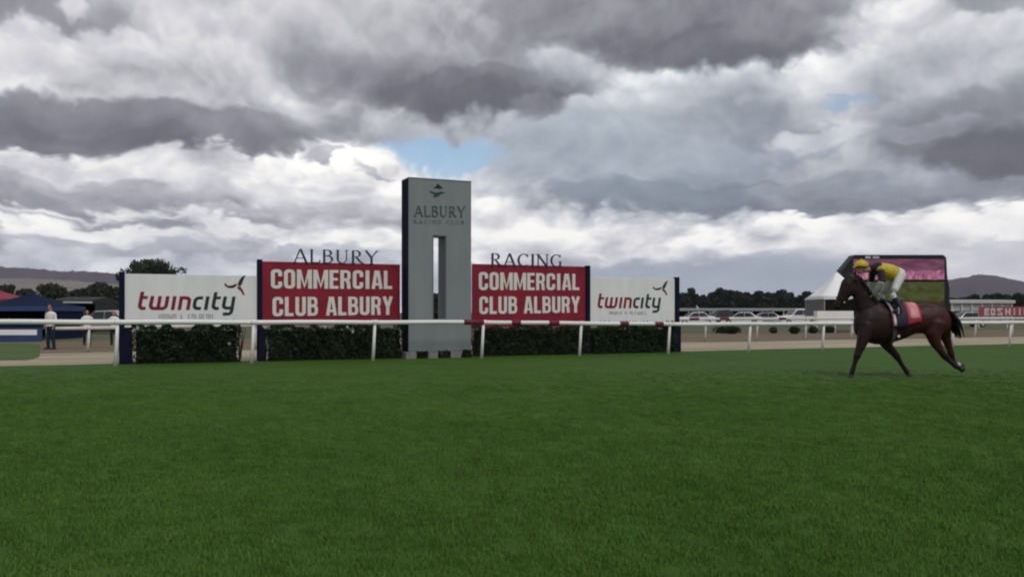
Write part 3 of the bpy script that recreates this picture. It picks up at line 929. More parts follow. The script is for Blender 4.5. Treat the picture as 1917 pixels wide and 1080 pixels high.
def hedge(label, xa, xb, h, t0=T_SGN - .32, t1=T_SGN + .34, n=2600, flowers=(), seed=1):
    rnd = random.Random(seed)
    sa, sb = s_at(xa, T_SGN), s_at(xb, T_SGN)
    root = thing('hedge', label, 'hedge', W((sa + sb) / 2, (t0 + t1) / 2), 'hedges under the hoardings')
    mb = MB()
    for _ in range(int(n * 1.7)):
        # points mostly on the front, top and ends
        s = rnd.uniform(sa, sb)
        top = h * (0.92 + .06 * math.sin(s * 3.1 + seed) + .06 * math.sin(s * 7.3 + 2 * seed) + .04 * math.sin(s * 17 + seed))
        z = top * (1 - rnd.random() ** 1.5 * 1.0)
        f = rnd.random()
        if f < .62: t = t0 + abs(rnd.gauss(0, .06)) + .08 * math.sin(s * 4 + seed) * math.sin(z * 6) + .04 * math.sin(s * 13 + z * 9)
        elif f < .8: t = rnd.uniform(t0, t1); z = top - abs(rnd.gauss(0, .06))
        else: t = rnd.uniform(t0, t1)
        leaf(mb, W(s, t, max(.02, z)), rnd.choice((.028, .035, .045, .06)), rnd)
    for _ in range(60):      # sprays that stick out
        s = rnd.uniform(sa, sb); leaf(mb, W(s, t0 + .1, h + rnd.uniform(0, .08)), .045, rnd)
    part('foliage', mb, m_leaf_h, root)
    mb = MB()
    k = int((sb - sa) / .35)
    for q in range(k + 1):
        s = sa + (sb - sa) * q / k
        for _ in range(3):
            e = rnd.uniform(-.2, .2)
            mb.tube([W(s, (t0 + t1) / 2, 0), W(s + e * .5, (t0 + t1) / 2 + e * .4, h * .45), W(s + e, (t0 + t1) / 2 + rnd.uniform(-.2, .2), h * .88)], [.022, .016, .006], 5)
    part('stems', mb, m_stem, root)
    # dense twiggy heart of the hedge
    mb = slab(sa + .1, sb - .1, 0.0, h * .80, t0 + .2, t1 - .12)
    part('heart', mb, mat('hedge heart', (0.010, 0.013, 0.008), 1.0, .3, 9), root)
    for (x, y) in flowers:
        mb = MB(); p = W(s_at(x, t0 - .02), t0 - .02, z_at(x, y, t0 - .02))
        for _ in range(12):
            d = Vector((rnd.gauss(0, 1), rnd.gauss(0, 1), rnd.gauss(0, 1))).normalized() * .035
            leaf(mb, p + d, .028, rnd)
        part('flower', mb, mat('white petals', (0.72, 0.70, 0.70), 0.6), root)
    return root
hedge('dark hedge under the white hoarding beside the open gap', 247, 449, 1.10, flowers=[(250, 618), (258, 615), (298, 613), (430, 642)], seed=1)
hedge('dark hedge under the crimson hoarding with ALBURY above', 497, 752, 1.08, flowers=[(497, 613), (650, 612), (660, 620), (608, 612)], seed=2, n=3000)
hedge('dark hedge under the crimson hoarding with RACING above', 886, 1096, 1.03, seed=3, n=2800)
hedge('dark hedge under the white hoarding nearest the horse', 1105, 1258, 1.02, seed=4, n=2400)
# low plants between the tower feet
rnd = random.Random(12)
for k, (xa, xb, lab) in enumerate(((780, 800, 'low dark plant between the first two feet of the winning post'), (820, 842, 'low dark plant between the last two feet of the winning post'),
                              (864, 886, 'low dark plant at the outer corner of the winning post'))):
    mb = MB(); t = T_TOW - .05
    s0, s1 = s_at(xa, t), s_at(xb, t)
    for _ in range(240):
        s = rnd.uniform(s0, s1); leaf(mb, W(s, t + rnd.uniform(-.02, .3), rnd.uniform(.01, .24)), rnd.uniform(.03, .055), rnd)
    r_ = thing('low_plant', lab, 'plant', W((s0 + s1) / 2, t), 'plants at the foot of the winning post')
    part('foliage', mb, m_leaf_h, r_)
    mb = MB()
    for _ in range(5):
        s = rnd.uniform(s0, s1); mb.tube([W(s, t + .12, -.01), W(s + .02, t + .12, .15)], [.008, .004], 5)
    part('stems', mb, m_stem, r_)

# ------------------------------------------------------------------ trees
m_bark = mat('grey bark', (0.09, 0.075, 0.06), 0.95, 0.3, 5, bump=0.4)
m_leaf_far = foliage_mat('far eucalypt leaves', (0.018, 0.026, 0.016), (0.042, 0.055, 0.032))
m_leaf_mid = foliage_mat('eucalypt leaves', (0.017, 0.026, 0.015), (0.050, 0.062, 0.036))
def tree_meshes(seed, h, w, trunk_f, n, leafsz, flat=0.8, lobes=7, skirt=False):
    rnd = random.Random(seed)
    mb = MB(); tr = MB()
    th = h * trunk_f
    bend = rnd.uniform(-.05, .05) * h
    tr.tube([(0, 0, -.2), (bend * .3, 0, th * .6), (bend, 0, th), (bend * 1.4, bend * .3, h * .7)], [h * .028, h * .022, h * .017, h * .006], 7)
    for k in range(lobes):
        a = 2 * math.pi * k / lobes + rnd.uniform(-.4, .4)
        d = rnd.uniform(.25, .62) * w / 2 if k else 0
        cz = th + (h - th) * ((.74 - .95 * (2 * d / w) ** 2 + rnd.uniform(-.12, .1)) if k else .70)
        r = w / 2 * rnd.uniform(.34, .52)
        c = (bend + d * math.cos(a), d * math.sin(a), cz)
        rz = min(r * flat, h - cz)
        rz = max(rz, r * .45)
        tr.tube([(bend, 0, th * rnd.uniform(.75, 1)), ((bend + c[0]) / 2, c[1] / 2, (th + cz) / 2 + .02 * h), c], [h * .012, h * .009, h * .003], 5)
        leaves(mb, c, (r, r, rz), n // lobes, leafsz, rnd)
        for _ in range(5):
            b = rnd.uniform(0, 6.28); e = r * rnd.uniform(.7, 1.05)
            leaves(mb, (c[0] + e * math.cos(b), c[1] + e * math.sin(b), c[2] + rnd.uniform(-.2, .7) * rz), (r * .36, r * .36, rz * .36), n // lobes // 7, leafsz * .9, rnd)
    if skirt:      # undergrowth about the stem
        for _ in range(9):
            a = rnd.uniform(0, 6.28); d = rnd.uniform(0, .38) * w
            leaves(mb, (d * math.cos(a), d * math.sin(a) * .5, h * rnd.uniform(.14, .46)), (w * .28, w * .24, h * .22), n // 9, leafsz, rnd, .4, .05)
    return mb, tr
TREEM = {}
def tree(name, label, loc, h, w, seed, m, group=None, trunk_f=.3, n=900, leafsz=.4, flat=.8, lobes=7, skirt=False, cat='tree'):
    key = (seed, round(h, 2), w)
    if key not in TREEM:
        mb, tr = tree_meshes(seed, h, w, trunk_f, n, leafsz, flat, lobes, skirt)
        TREEM[key] = (mb.mesh('crown'), tr.mesh('trunk', smooth=True))
    root = thing(name, label, cat, loc, group, random.uniform(0, 6.28))
    link('crown', TREEM[key][0], m, root); link('trunk', TREEM[key][1], m_bark, root)
    return root
def tree_px(name, label, x, ytop, Z, wpx, seed, m, group, **kw):
    p = at(x, HY, Z); h = H + (HY - ytop) / F * Z
    return tree(name, label, (p.x, p.y, 0), h, wpx / F * Z, seed, m, group, **kw)
ORD = ['first', 'second', 'third', 'fourth', 'fifth', 'sixth', 'seventh', 'eighth', 'ninth', 'tenth', 'eleventh', 'twelfth', 'thirteenth',
       'fourteenth', 'fifteenth', 'sixteenth', 'seventeenth', 'eighteenth', 'nineteenth', 'twentieth']
# far tree line between the hoardings and the big screen
line = [(1280, 541), (1296, 530), (1317, 545), (1335, 540), (1349, 529), (1363, 535), (1379, 537), (1394, 540), (1408, 543), (1421, 537),
        (1437, 540), (1452, 542), (1466, 534), (1481, 541), (1497, 546), (1511, 538), (1526, 540), (1541, 541), (1556, 536), (1574, 540)]
for k, (x, y) in enumerate(line):
    tree_px('eucalyptus_tree', 'dark eucalyptus in the far tree line, %s from the navy hoarding post' % ORD[k], x, y, 250 + (k * 37 % 23), 27, 20 + k % 6, m_leaf_far,
            'far tree line beyond the infield', trunk_f=.22, n=700, leafsz=.55, skirt=True)
# dark trees before the hill, east of the screen
east = [(1788, 556), (1806, 552), (1826, 546), (1848, 548), (1868, 545), (1886, 546), (1905, 543), (1925, 546)]
for k, (x, y) in enumerate(east):
    tree_px('eucalyptus_tree', 'dark tree below the blue hill, %s from the big screen' % ORD[k], x, y, 205 + (k * 29 % 17), 32, 30 + k % 4, m_leaf_far,
            'dark trees below the hill', trunk_f=.2, n=700, leafsz=.5, skirt=True)
# west: individual trees
wl = [(8, 530, 115, 60, 'spreading tree behind the blue marquee, partly cut by the picture edge'), (45, 532, 122, 48, 'rounded tree behind the peak of the blue marquee'),
      (96, 524, 105, 66, 'open crowned gum tree between blue marquee and dark stall'), (150, 533, 125, 44, 'smaller tree over the roof of the dark stall'),
      (186, 522, 110, 66, 'broad dark tree beside the white twincity hoarding'), (222, 527, 128, 46, 'tree half hidden by the end post of the white hoarding')]
for k, (x, y, Z, w, lab) in enumerate(wl):
    tree_px('gum_tree', lab, x, y, Z, w, 40 + k, m_leaf_mid, 'trees beyond the stalls', trunk_f=.25, n=1500, leafsz=.26, lobes=9, skirt=True)
tree_px('gum_tree', 'tall domed tree whose crown shows above the white twincity hoarding', 285, 484, 140, 124, 51, m_leaf_mid, None, trunk_f=.42, n=2600, leafsz=.3, flat=.62, lobes=11)
tree_px('gum_tree', 'dark tree seen through the slot of the winning post', 822, 540, 90, 40, 52, m_leaf_mid, None, trunk_f=.2, n=1600, leafsz=.2, lobes=8, skirt=True)

# shrubs along the far edge of the dirt
shr = [(1350, 624, 30, 13), (1372, 625, 26, 14), (1447, 624, 14, 12), (1487, 625, 18, 14), (1523, 624, 16, 13), (1552, 623, 15, 12)]
slabels = ['low dark shrub under the rail, nearest the hoardings', 'wide dark shrub beside the shrub nearest the hoardings', 'small dark shrub alone on the grass',
           'dark shrub below the white car', 'dark shrub between the white car and the marquee', 'dark shrub closest to the horse']
for k, (x, y, w, h) in enumerate(shr):
    p = gnd(x, y); sc_ = p.y / F
    rnd = random.Random(k); mb = MB()
    for _ in range(4):
        leaves(mb, (p.x + rnd.uniform(-.3, .3) * w * sc_, p.y + rnd.uniform(-.2, .2), h * sc_ * .5), (w * sc_ * .38, .3, h * sc_ * .5), 110, .09, rnd, .4, .02)
    r_ = thing('shrub', slabels[k], 'shrub', p, 'shrubs beyond the sand track')
    part('foliage', mb, m_leaf_h, r_)
    mb = MB()
    for q in range(5): mb.tube([(p.x, p.y, 0), (p.x + rnd.uniform(-.2, .2), p.y, h * sc_ * .7)], [.02, .006], 5)
    part('stems', mb, m_stem, r_)

# ------------------------------------------------------------------ big screen
ZS = 64.0
m_blackm = mat('black metal', (0.012, 0.012, 0.014), 0.5, 0.2, 2)
def screen_mat():
    m = bpy.data.materials.new('lit screen'); m.use_nodes = True
    TREE[0] = m.node_tree
    nt = m.node_tree; nt.nodes.clear()
    tc = node('ShaderNodeTexCoord')
    u, q, v = sep(E(tc.outputs['Generated']))
    n1 = noise(comb(u * 1.0, v * .6, 0.0), 13.0, 4, 0.6)
    n2 = noise(comb(u * .4, v * 1.0, 5.0), 7.0, 4, 0.6)
    n3 = noise(comb(u * 1.0, v * .25, 9.0), 22.0, 3, 0.6)
    top = ramp(n2, [(0.3, srgb(84, 50, 66)), (0.55, srgb(142, 92, 116)), (0.75, srgb(166, 118, 138))])
    crowd = ramp(n3, [(0.35, srgb(150, 84, 120)), (0.5, srgb(196, 120, 155)), (0.66, srgb(232, 176, 192))])
    turf = ramp(n1, [(0.3, srgb(70, 78, 46)), (0.7, srgb(100, 106, 64))])
    c = mixc(maprange(v + (n1 - .5) * .08, .72, .76, 0, 1), crowd, top)
    c = mixc(maprange(v + (n1 - .5) * .05, .57, .55, 0, 1), c, srgb(34, 36, 28))
    c = mixc(maprange(v + (n1 - .5) * .03, .52, .50, 0, 1), c, turf)
    c = mixc(maprange(v + (n2 - .5) * .3, .16, .04, 0, .8), c, srgb(70, 48, 30))
    em = node('ShaderNodeEmission'); put(em.inputs[0], c); put(em.inputs[1], 0.62)
    out = node('ShaderNodeOutputMaterial')
    nt.links.new(em.outputs[0], out.inputs[0])
    return m
rootS = thing('big_screen', 'big black outdoor video screen behind the jockey showing pink crowd over green turf', 'screen', at(1685, HY, ZS).xy.to_3d())
mb = MB(); outl = [(1600, 477), (1766, 477), (1772, 482), (1774, 520), (1778, 540), (1778, 577), (1584, 577), (1577, 560), (1576, 506)]
mb.prism([at(x, y, ZS) for x, y in outl], (0, 1.1, 0))
part('housing', mb, m_blackm, rootS, bevel=0.04)
mb = MB(); mb.prism([at(x, y, ZS - .05) for x, y in ((1598, 485), (1768, 485), (1768, 572), (1598, 572))], (0, .045, 0))
part('screen', mb, screen_mat(), rootS)
for xa, xb in ((1620, 1630), (1634, 1646)):
    mb = MB(); mb.prism([at(x, y, ZS - .06) for x, y in ((xa, 480), (xb, 480), (xb, 483.5), (xa, 483.5))], (0, .05, 0))
    part('caption_lamp', mb, mat('pale plate', (0.55, 0.56, 0.55), 0.5), rootS)
m_paleg = mat('pale painted steel', (0.62, 0.62, 0.61), 0.5, 0.08)
mb = MB(); mb.prism([at(x, y, ZS - .3) for x, y in ((1612, 580), (1786, 580), (1786, 592), (1612, 592))], (0, 2.2, 0))
part('trailer_bed', mb, m_paleg, rootS, bevel=0.03)
mb = MB()
for x in (1640, 1735):
    p = at(x, HY, ZS + .6); mb.box((p.x, p.y, H - .25), .35, .35, .72)
part('mast', mb, m_blackm, rootS)
m_tyre = mat('tyre rubber', (0.015, 0.015, 0.016), 0.9, 0.2)
for x in (1690, 1716, 1742):
    p = at(x, HY, ZS - .1); mb = MB()
    mb.tube([(p.x, p.y - .05, .48), (p.x, p.y + .22, .48)], .48, 18, side=(0, 0, 1))
    part('wheel', mb, m_tyre, rootS)
mb = MB()
for x in (1622, 1780):
    p = at(x, HY, ZS); mb.box((p.x, p.y, 0), .16, .16, 1.15); mb.box((p.x, p.y, 0), .5, .5, .06)
part('stabiliser', mb, m_blackm, rootS)

# white marquee by the screen
ZM = 60.0
m_canvas = mat('white canvas', (0.86, 0.86, 0.86), 0.7, 0.04, 1)
rootM = thing('marquee', 'white pointed marquee in front of the big screen, behind the horse head', 'marquee', at(1570, HY, ZM).xy.to_3d(), 'marquees around the course')
def marquee(root, xl, xr, yeave, ypeak, xpk, Z, depth, m_roof, m_wall, wall_bottom_y, wall_front=True, val_px=6, m_val=None, curve=1.5):
    a, b = at(xl, yeave, Z), at(xr, yeave, Z)
    pk = at(xpk, ypeak, Z); pk.y = Z + depth / 2
    c, d = Vector((b.x, Z + depth, b.z)), Vector((a.x, Z + depth, a.z))
    # concave canvas: rings from eave to peak
    N = 7; rings = []
    for k in range(N):
        f = k / (N - 1); h = f ** curve
        ring = []
        cs = [a, b, c, d]
        for q in range(4):
            for g in (0, .33, .66):
                e = cs[q].lerp(cs[(q + 1) % 4], g)
                ring.append(Vector((e.x + (pk.x - e.x) * min(f, .985), e.y + (pk.y - e.y) * min(f, .985), e.z + (pk.z - e.z) * h)))
        rings.append(ring)
    mb = MB(); mb.rings(rings)
    part('roof', mb, m_roof, root, True)
    zb = a.z - val_px / F * Z
    mb = MB()
    for p, q in ((a, b), (b, c), (c, d), (d, a)):
        o = Vector((0, 0, a.z - zb))
        nrm = (q - p).cross(Vector((0, 0, 1))).normalized() * .02
        mb.prism([p, q, q - o, p - o], nrm)
    part('valance', mb, m_val or m_roof, root)
    mb = MB()
    for p in (a, b, c, d):
        ctr = (a + c) / 2; s = (ctr - p).normalized() * .08
        mb = MB(); mb.tube([(p.x + s.x, p.y + s.y, -.02), (p.x + s.x, p.y + s.y, a.z - .03)], .03, 8)
        part('leg', mb, m_paleg, root)
    if wall_front:
        zw = H + (HY - wall_bottom_y) / F * Z
        zw = max(zw, .02)
        for p, q, nm in ((d, c, 'back_wall'), (a, d, 'side_wall'), (b, c, 'side_wall')):
            nrm = (q - p).cross(Vector((0, 0, 1))).normalized()
            ins = ((a + c) / 2 - (p + q) / 2).normalized() * .05
            p2, q2 = p + ins, q + ins
            mb = MB(); mb.prism([(p2.x, p2.y, zw), (q2.x, q2.y, zw), (q2.x, q2.y, zb + .02), (p2.x, p2.y, zb + .02)], ins.normalized() * .02)
            part(nm, mb, m_wall, root)
marquee(rootM, 1543, 1636, 558, 507, 1587, ZM, 4.0, m_canvas, mat('grey canvas', (0.16, 0.165, 0.165), 0.8), 592, val_px=2, curve=1.15)
mb = MB(); p0, p1 = at(1530, 582, ZM - 1), at(1598, 582, ZM - 1)
mb.prism([p0, p1, (p1.x, p1.y, .75), (p0.x, p0.y, .75)], (0, .7, 0))
r_ = thing('counter', 'white trestle counter in front of the white marquee', 'counter', ((p0.x + p1.x) / 2, p0.y, 0))
part('counter_top', mb, m_canvas, r_)
mb = MB()
for p in (p0, p1, p0.lerp(p1, .5)): mb.box((p.x, p.y + .3, 0), .08, .5, .76)
part('trestle', mb, m_paleg, r_)

# ------------------------------------------------------------------ long sheds, banner
def shed(name, label, xl, xr, yroof, ywall, Z, depth, m_roof, m_wall, posts, rise=.5, open_front=True, cat='shed', door=False):
    a, b = at(xl, yroof, Z), at(xr, yroof, Z)
    root = thing(name, label, cat, ((a.x + b.x) / 2, Z, 0))
    th = (ywall - yroof) / F * Z
    # pitched sheet roof with a fascia
    mb = MB()
    prof = [(-.25, a.z - th), (-.25, a.z), (depth / 2, a.z + rise), (depth + .25, a.z), (depth + .25, a.z - th)]
    mb.prism([(a.x - .2, Z + q, z) for q, z in prof], (b.x - a.x + .4, 0, 0))
    part('roof', mb, m_roof, root)
    mb = MB(); mb.box(((a.x + b.x) / 2, Z + depth, 0), b.x - a.x, .08, a.z - th - .004)
    part('back_wall', mb, m_wall, root)
    for x in (a.x + .04, b.x - .04):
        mb = MB(); mb.box((x, Z + depth / 2, 0), .08, depth - .1, a.z - th - .004); part('end_wall', mb, m_wall, root)
    n = posts
    for k in range(n + 1):
        x = a.x + .12 + (b.x - a.x - .24) * k / n
        mb = MB(); mb.box((x, Z, 0), .14, .14, a.z - th - .004); part('post', mb, m_paleg, root)
    if not open_front:
        mb = MB(); mb.box(((a.x + b.x) / 2, Z + .15, 0), b.x - a.x - .3, .08, a.z - th - .006); part('front_wall', mb, mat('pale shed cladding', (0.42, 0.43, 0.42), 0.7, .1, 2, stretch=(8, 1, .3)), root)
        for k in range(n):
            x = a.x + (b.x - a.x) * (k + .5) / n
            mb = MB(); mb.box((x, Z + .1, .9), 1.1, .06, .7); part('window', mb, mat('dark glass', (0.02, 0.022, 0.025), 0.15, .1), root)
    else:
        for k in range(n):
            x = a.x + .12 + (b.x - a.x - .24) * (k + .5) / n
            w = (b.x - a.x - .24) / n - .2
            mb = MB(); mb.box((x, Z + .02, .25), w, .05, .55); part('stall_rail', mb, m_paleg, root)
    return root
m_roofw = mat('pale roof sheet', (0.52, 0.53, 0.52), 0.5, .1, .6)
m_roofg = mat('grey roof sheet', (0.30, 0.31, 0.31), 0.5, .1, .6)
m_dkwall = mat('dark shed cladding', (0.03, 0.032, 0.032), 0.85, .2, 2)
shed('long_shed', 'long low open shed with grey roof under the far tree line', 1268, 1508, 578, 582, 125, 5, m_roofg, m_dkwall, 12, rise=.08)
shed('club_building', 'long pale roofed building below the hill beside the big screen', 1780, 1896, 562, 567.5, 112, 6, m_roofw, m_dkwall, 6, rise=.1, open_front=False, cat='building')
# crimson banner with white characters
ZB = 76
rootB = thing('banner', 'crimson banner with bold white characters near the picture edge', 'banner', at(1880, HY, ZB).xy.to_3d())
pB0, pB1 = at(1833, 574, ZB), at(1940, 574, ZB)
mb = MB(); mb.prism([at(1833, 574, ZB), at(1940, 574, ZB), at(1940, 592, ZB), at(1833, 592, ZB)], (0, .03, 0))
part('cloth', mb, mat('red banner cloth', (0.30, 0.075, 0.095), .7), rootB)
for p in (pB0, pB1, pB0.lerp(pB1, .5)):
    mb = MB(); mb.box((p.x, p.y + .08, 0), .07, .07, p.z + .02); part('post', mb, m_paleg, rootB)
marks = {0: [(0, 0, .28, 1), (.28, .74, 1, 1), (.28, .38, .9, .62), (.28, 0, 1, .24)], 1: [(0, 0, .3, 1), (.3, .75, 1, 1), (.7, .25, 1, .75), (.3, 0, 1, .25)],
         2: [(0, .6, .3, 1), (.3, .76, 1, 1), (.3, .4, .7, .6), (.7, 0, 1, .4), (0, 0, .7, .22)], 3: [(0, 0, .3, 1), (.7, 0, 1, 1), (.3, .4, .7, .62)], 4: [(.3, 0, .65, 1)], 5: [(.3, 0, .65, 1)], 6: [(0, 0, .3, 1), (.3, .75, 1, 1), (.7, 0, 1, .75)]}
for k, (xa, xb) in enumerate(((1843, 1852), (1855, 1863), (1867, 1877), (1882, 1892), (1896, 1902), (1906, 1913), (1917, 1926))):
    mb = MB()
    for (l, b, r, t) in marks[k]:
        X0, X1 = xa + (xb - xa) * l, xa + (xb - xa) * r
        Y0, Y1 = 590 - 13 * b, 590 - 13 * t
        mb.prism([at(X0, Y0, ZB - .02), at(X1, Y0, ZB - .02), at(X1, Y1, ZB - .02), at(X0, Y1, ZB - .02)], (0, .018, 0))
    part('character', mb, mat('pale banner print', (0.62, 0.55, 0.54), .6), rootB)

# ------------------------------------------------------------------ parked cars
m_glass = mat('car glass', (0.018, 0.02, 0.024), 0.1, .1, spec=.6)
def car(label, x, Z, col, rot, hscale=1.0, group='cars parked in the infield'):
    p = at(x, HY, Z)
    root = thing('parked_car', label, 'car', (p.x, p.y, 0), group, rot)
    L_, W_ = 4.4, 1.76
    def slice_(pts, y): return [Vector((a, y, b * hscale)) for a, b in pts]
    body = [(-2.2, .35), (-2.15, .72), (-1.55, .86), (-.95, .93), (-.35, 1.42), (.9, 1.47), (1.55, 1.0), (2.12, .92), (2.2, .55), (2.18, .33), (0, .25)]
    rr = []
    for y, k in ((-.88, .88), (-.84, .97), (-.6, 1), (.6, 1), (.84, .97), (.88, .88)):
        rr.append([Vector((a * (1 if k > .9 else .985), y * (1 - max(0, b - .9) * .28), (.25 + (b - .25) * k) * hscale)) for a, b in body])
    mb = MB(); mb.rings(rr)
    o = link('body', mb.mesh('body', smooth=False), col, root)
    for sy in (-1, 1):
        mb = MB(); y = sy * .80
        for pts in ([(-.85, .95), (-.33, 1.36), (.28, 1.39), (.28, .95)], [(.34, .95), (.34, 1.39), (.86, 1.38), (1.38, 1.0)]):
            q = [Vector((a, sy * (.893 - max(0, b - .9) * .25), b * hscale)) for a, b in pts]
            mb.prism(q, (0, sy * .006, 0))
        link('side_window', mb.mesh('side_window'), m_glass, root)
    mb = MB(); mb.prism([Vector((-.99, -.66, .99 * hscale)), Vector((-.99, .66, .99 * hscale)), Vector((-.42, .58, 1.40 * hscale)), Vector((-.42, -.58, 1.40 * hscale))], (-.03, 0, .02))
    link('windscreen', mb.mesh('windscreen'), m_glass, root)
    for a in (-1.35, 1.3):
        for sy in (-1, 1):
            mb = MB(); mb.tube([(a, sy * .72, .32), (a, sy * .90, .32)], .32, 16, side=(0, 0, 1))
            w = link('wheel', mb.mesh('wheel'), m_tyre, root)
            mb = MB(); mb.tube([(a, sy * .895, .32), (a, sy * .91, .32)], .19, 12, side=(0, 0, 1))
            link('rim', mb.mesh('rim'), m_paleg, w)
    return root
m_carw = mat('white car paint', (0.70, 0.71, 0.72), .3, .03, spec=.5)
m_cars = mat('silver car paint', (0.40, 0.41, 0.42), .3, .03, spec=.5, metal=.3)
m_card = mat('dark car paint', (0.03, 0.035, 0.045), .3, .03, spec=.5)
car('white car parked in the infield close to the white marquee', 1492, 92, m_carw, math.radians(8), 1.22)
car('silver car parked near the middle of the infield row', 1432, 96, m_cars, math.radians(-12), .98)
car('white car parked in front of the long shed, nearest the hoardings', 1300, 95, m_carw, math.radians(4))
car('dark car parked beside the nearest white car', 1347, 99, m_card, math.radians(12), 1.2)
car('pale car parked between dark car and silver car', 1388, 93, m_carw, math.radians(-14))
car('silver car parked at the end of the pale roofed building', 1806, 84, m_cars, math.radians(4))
car('pale grey car behind the rail between dark stall and hoarding', 196, 58, m_cars, math.radians(3), 1.06)

# ------------------------------------------------------------------ west: marquees, stall, people
m_blue = mat('royal blue canvas', (0.035, 0.062, 0.16), .75, .15, 1.5)
m_blued = mat('navy blue canvas', (0.009, 0.016, 0.045), .9, .15, 1.5, spec=.08)
m_redc = mat('red canvas', (0.24, 0.03, 0.05), .75, .12, 1.5)
rootA = thing('marquee', 'blue peaked marquee at the left picture edge behind the rail', 'marquee', at(20, HY, 44).xy.to_3d(), 'marquees around the course')
marquee(rootA, -70, 87, 573, 547, 20, 44, 4.0, m_blued, m_blued, 640, val_px=9, m_val=m_blue)
rootR = thing('marquee', 'red roofed marquee peeping out above the blue one', 'marquee', at(-30, HY, 54).xy.to_3d(), 'marquees around the course')
marquee(rootR, -120, 16, 560, 541, -40, 54, 4.0, m_redc, m_blued, 640, val_px=5)
# banner fence below the marquee, with a white stripe
zf = 41.0
rootF = thing('banner_fence', 'blue banner fence with a white stripe below the blue marquee', 'banner', at(0, HY, zf).xy.to_3d())
mb = MB(); mb.prism([at(-150, 603, zf), at(78, 603, zf), at(78, 643, zf), at(-150, 643, zf)], (0, .04, 0))
part('cloth', mb, m_blue, rootF)
mb = MB(); mb.prism([at(-140, 617, zf - .012), at(69, 617, zf - .012), at(69, 627, zf - .012), at(-140, 627, zf - .012)], (0, .01, 0))
part('stripe', mb, m_canvas, rootF)
mb = MB(); mb.prism([at(-150, 604, zf - .012), at(78, 604, zf - .012), at(78, 613, zf - .012), at(-150, 613, zf - .012)], (0, .01, 0))
part('top_band', mb, m_blued, rootF)
for x in (-148, -70, 0, 76):
    p = at(x, HY, zf + .08); mb = MB(); mb.box((p.x, p.y, 0), .06, .06, 1.0); part('post', mb, m_paleg, rootF)
# dark food stall with a pale gutter
zt = 62.0
rootK = thing('stall', 'dark open stall with a pale gutter edge between the trees and rail', 'stall', at(138, HY, zt).xy.to_3d())
a, b = at(98, 562, zt), at(176, 562, zt)
mb = MB(); mb.prism([(a.x, zt, a.z - .25), (a.x, zt, a.z), (a.x, zt + 2, a.z + .28), (a.x, zt + 4, a.z), (a.x, zt + 4, a.z - .25)], (b.x - a.x, 0, 0))
part('roof', mb, m_dkwall, rootK)
mb = MB(); mb.prism([at(118, 564, zt - .12), at(172, 564.5, zt - .12), at(172, 567.5, zt - .12), at(118, 567, zt - .12)], (0, .11, 0))
part('gutter', mb, m_roofw, rootK)
mb = MB(); mb.box(((a.x + b.x) / 2, zt + 3.6, 0), b.x - a.x, .1, a.z - .255); part('back_wall', mb, m_dkwall, rootK)
for x in (a.x + .06, b.x - .06):
    mb = MB(); mb.box((x, zt + 1.9, 0), .1, 3.2, a.z - .255); part('side_wall', mb, m_dkwall, rootK)
mb = MB(); mb.box(((a.x + b.x) / 2, zt + .25, 0), b.x - a.x - .3, .5, 1.0); part('counter', mb, m_dkwall, rootK)

m_skin = mat('skin', (0.36, 0.20, 0.14), .6, .08, 6)
m_hair = mat('dark hair', (0.02, 0.014, 0.01), .8, .2, 20)
m_shirt = mat('white shirt cloth', (0.74, 0.73, 0.71), .8, .05, 5, bump=.15)
m_jean = mat('dark blue denim', (0.010, 0.024, 0.045), .85, .2, 8, bump=.15)
m_dkcl = mat('black trousers cloth', (0.012, 0.013, 0.014), .85, .2, 8)
m_boot = mat('black leather', (0.010, 0.010, 0.011), .4, .2, 8, spec=.5)
def hand(mb, c, d, up, side, k=1.0):
    """palm with four curled fingers of their own lengths and a thumb from its side; d points along the forearm"""
    c, d, up, side = Vector(c), Vector(d).normalized(), Vector(up).normalized(), Vector(side).normalized()
    mb.tube([c - d * .02 * k, c + d * .035 * k, c + d * .085 * k], [.026 * k, .036 * k, .034 * k], 8, .55, side=up)
    for q, ln in enumerate((.066, .078, .072, .055)):
        o = c + d * .08 * k + side * ((q - 1.5) * .019 * k)
        p1 = o + (d * .8 - up * .45) * ln * .5 * k
        p2 = p1 + (-up * .9 + d * .1) * ln * .45 * k
        mb.tube([o - d * .03 * k, o, p1, p2], [.010 * k, .0095 * k, .009 * k, .007 * k], 6)
    o = c + d * .025 * k + side * (-.034 * k)
    mb.tube([o + side * .015 * k, o, o + (d * .5 - side * .7) * .032 * k, o + (d * .9 - side * .2 - up * .4) * .06 * k], [.012 * k, .012 * k, .010 * k, .008 * k], 6)
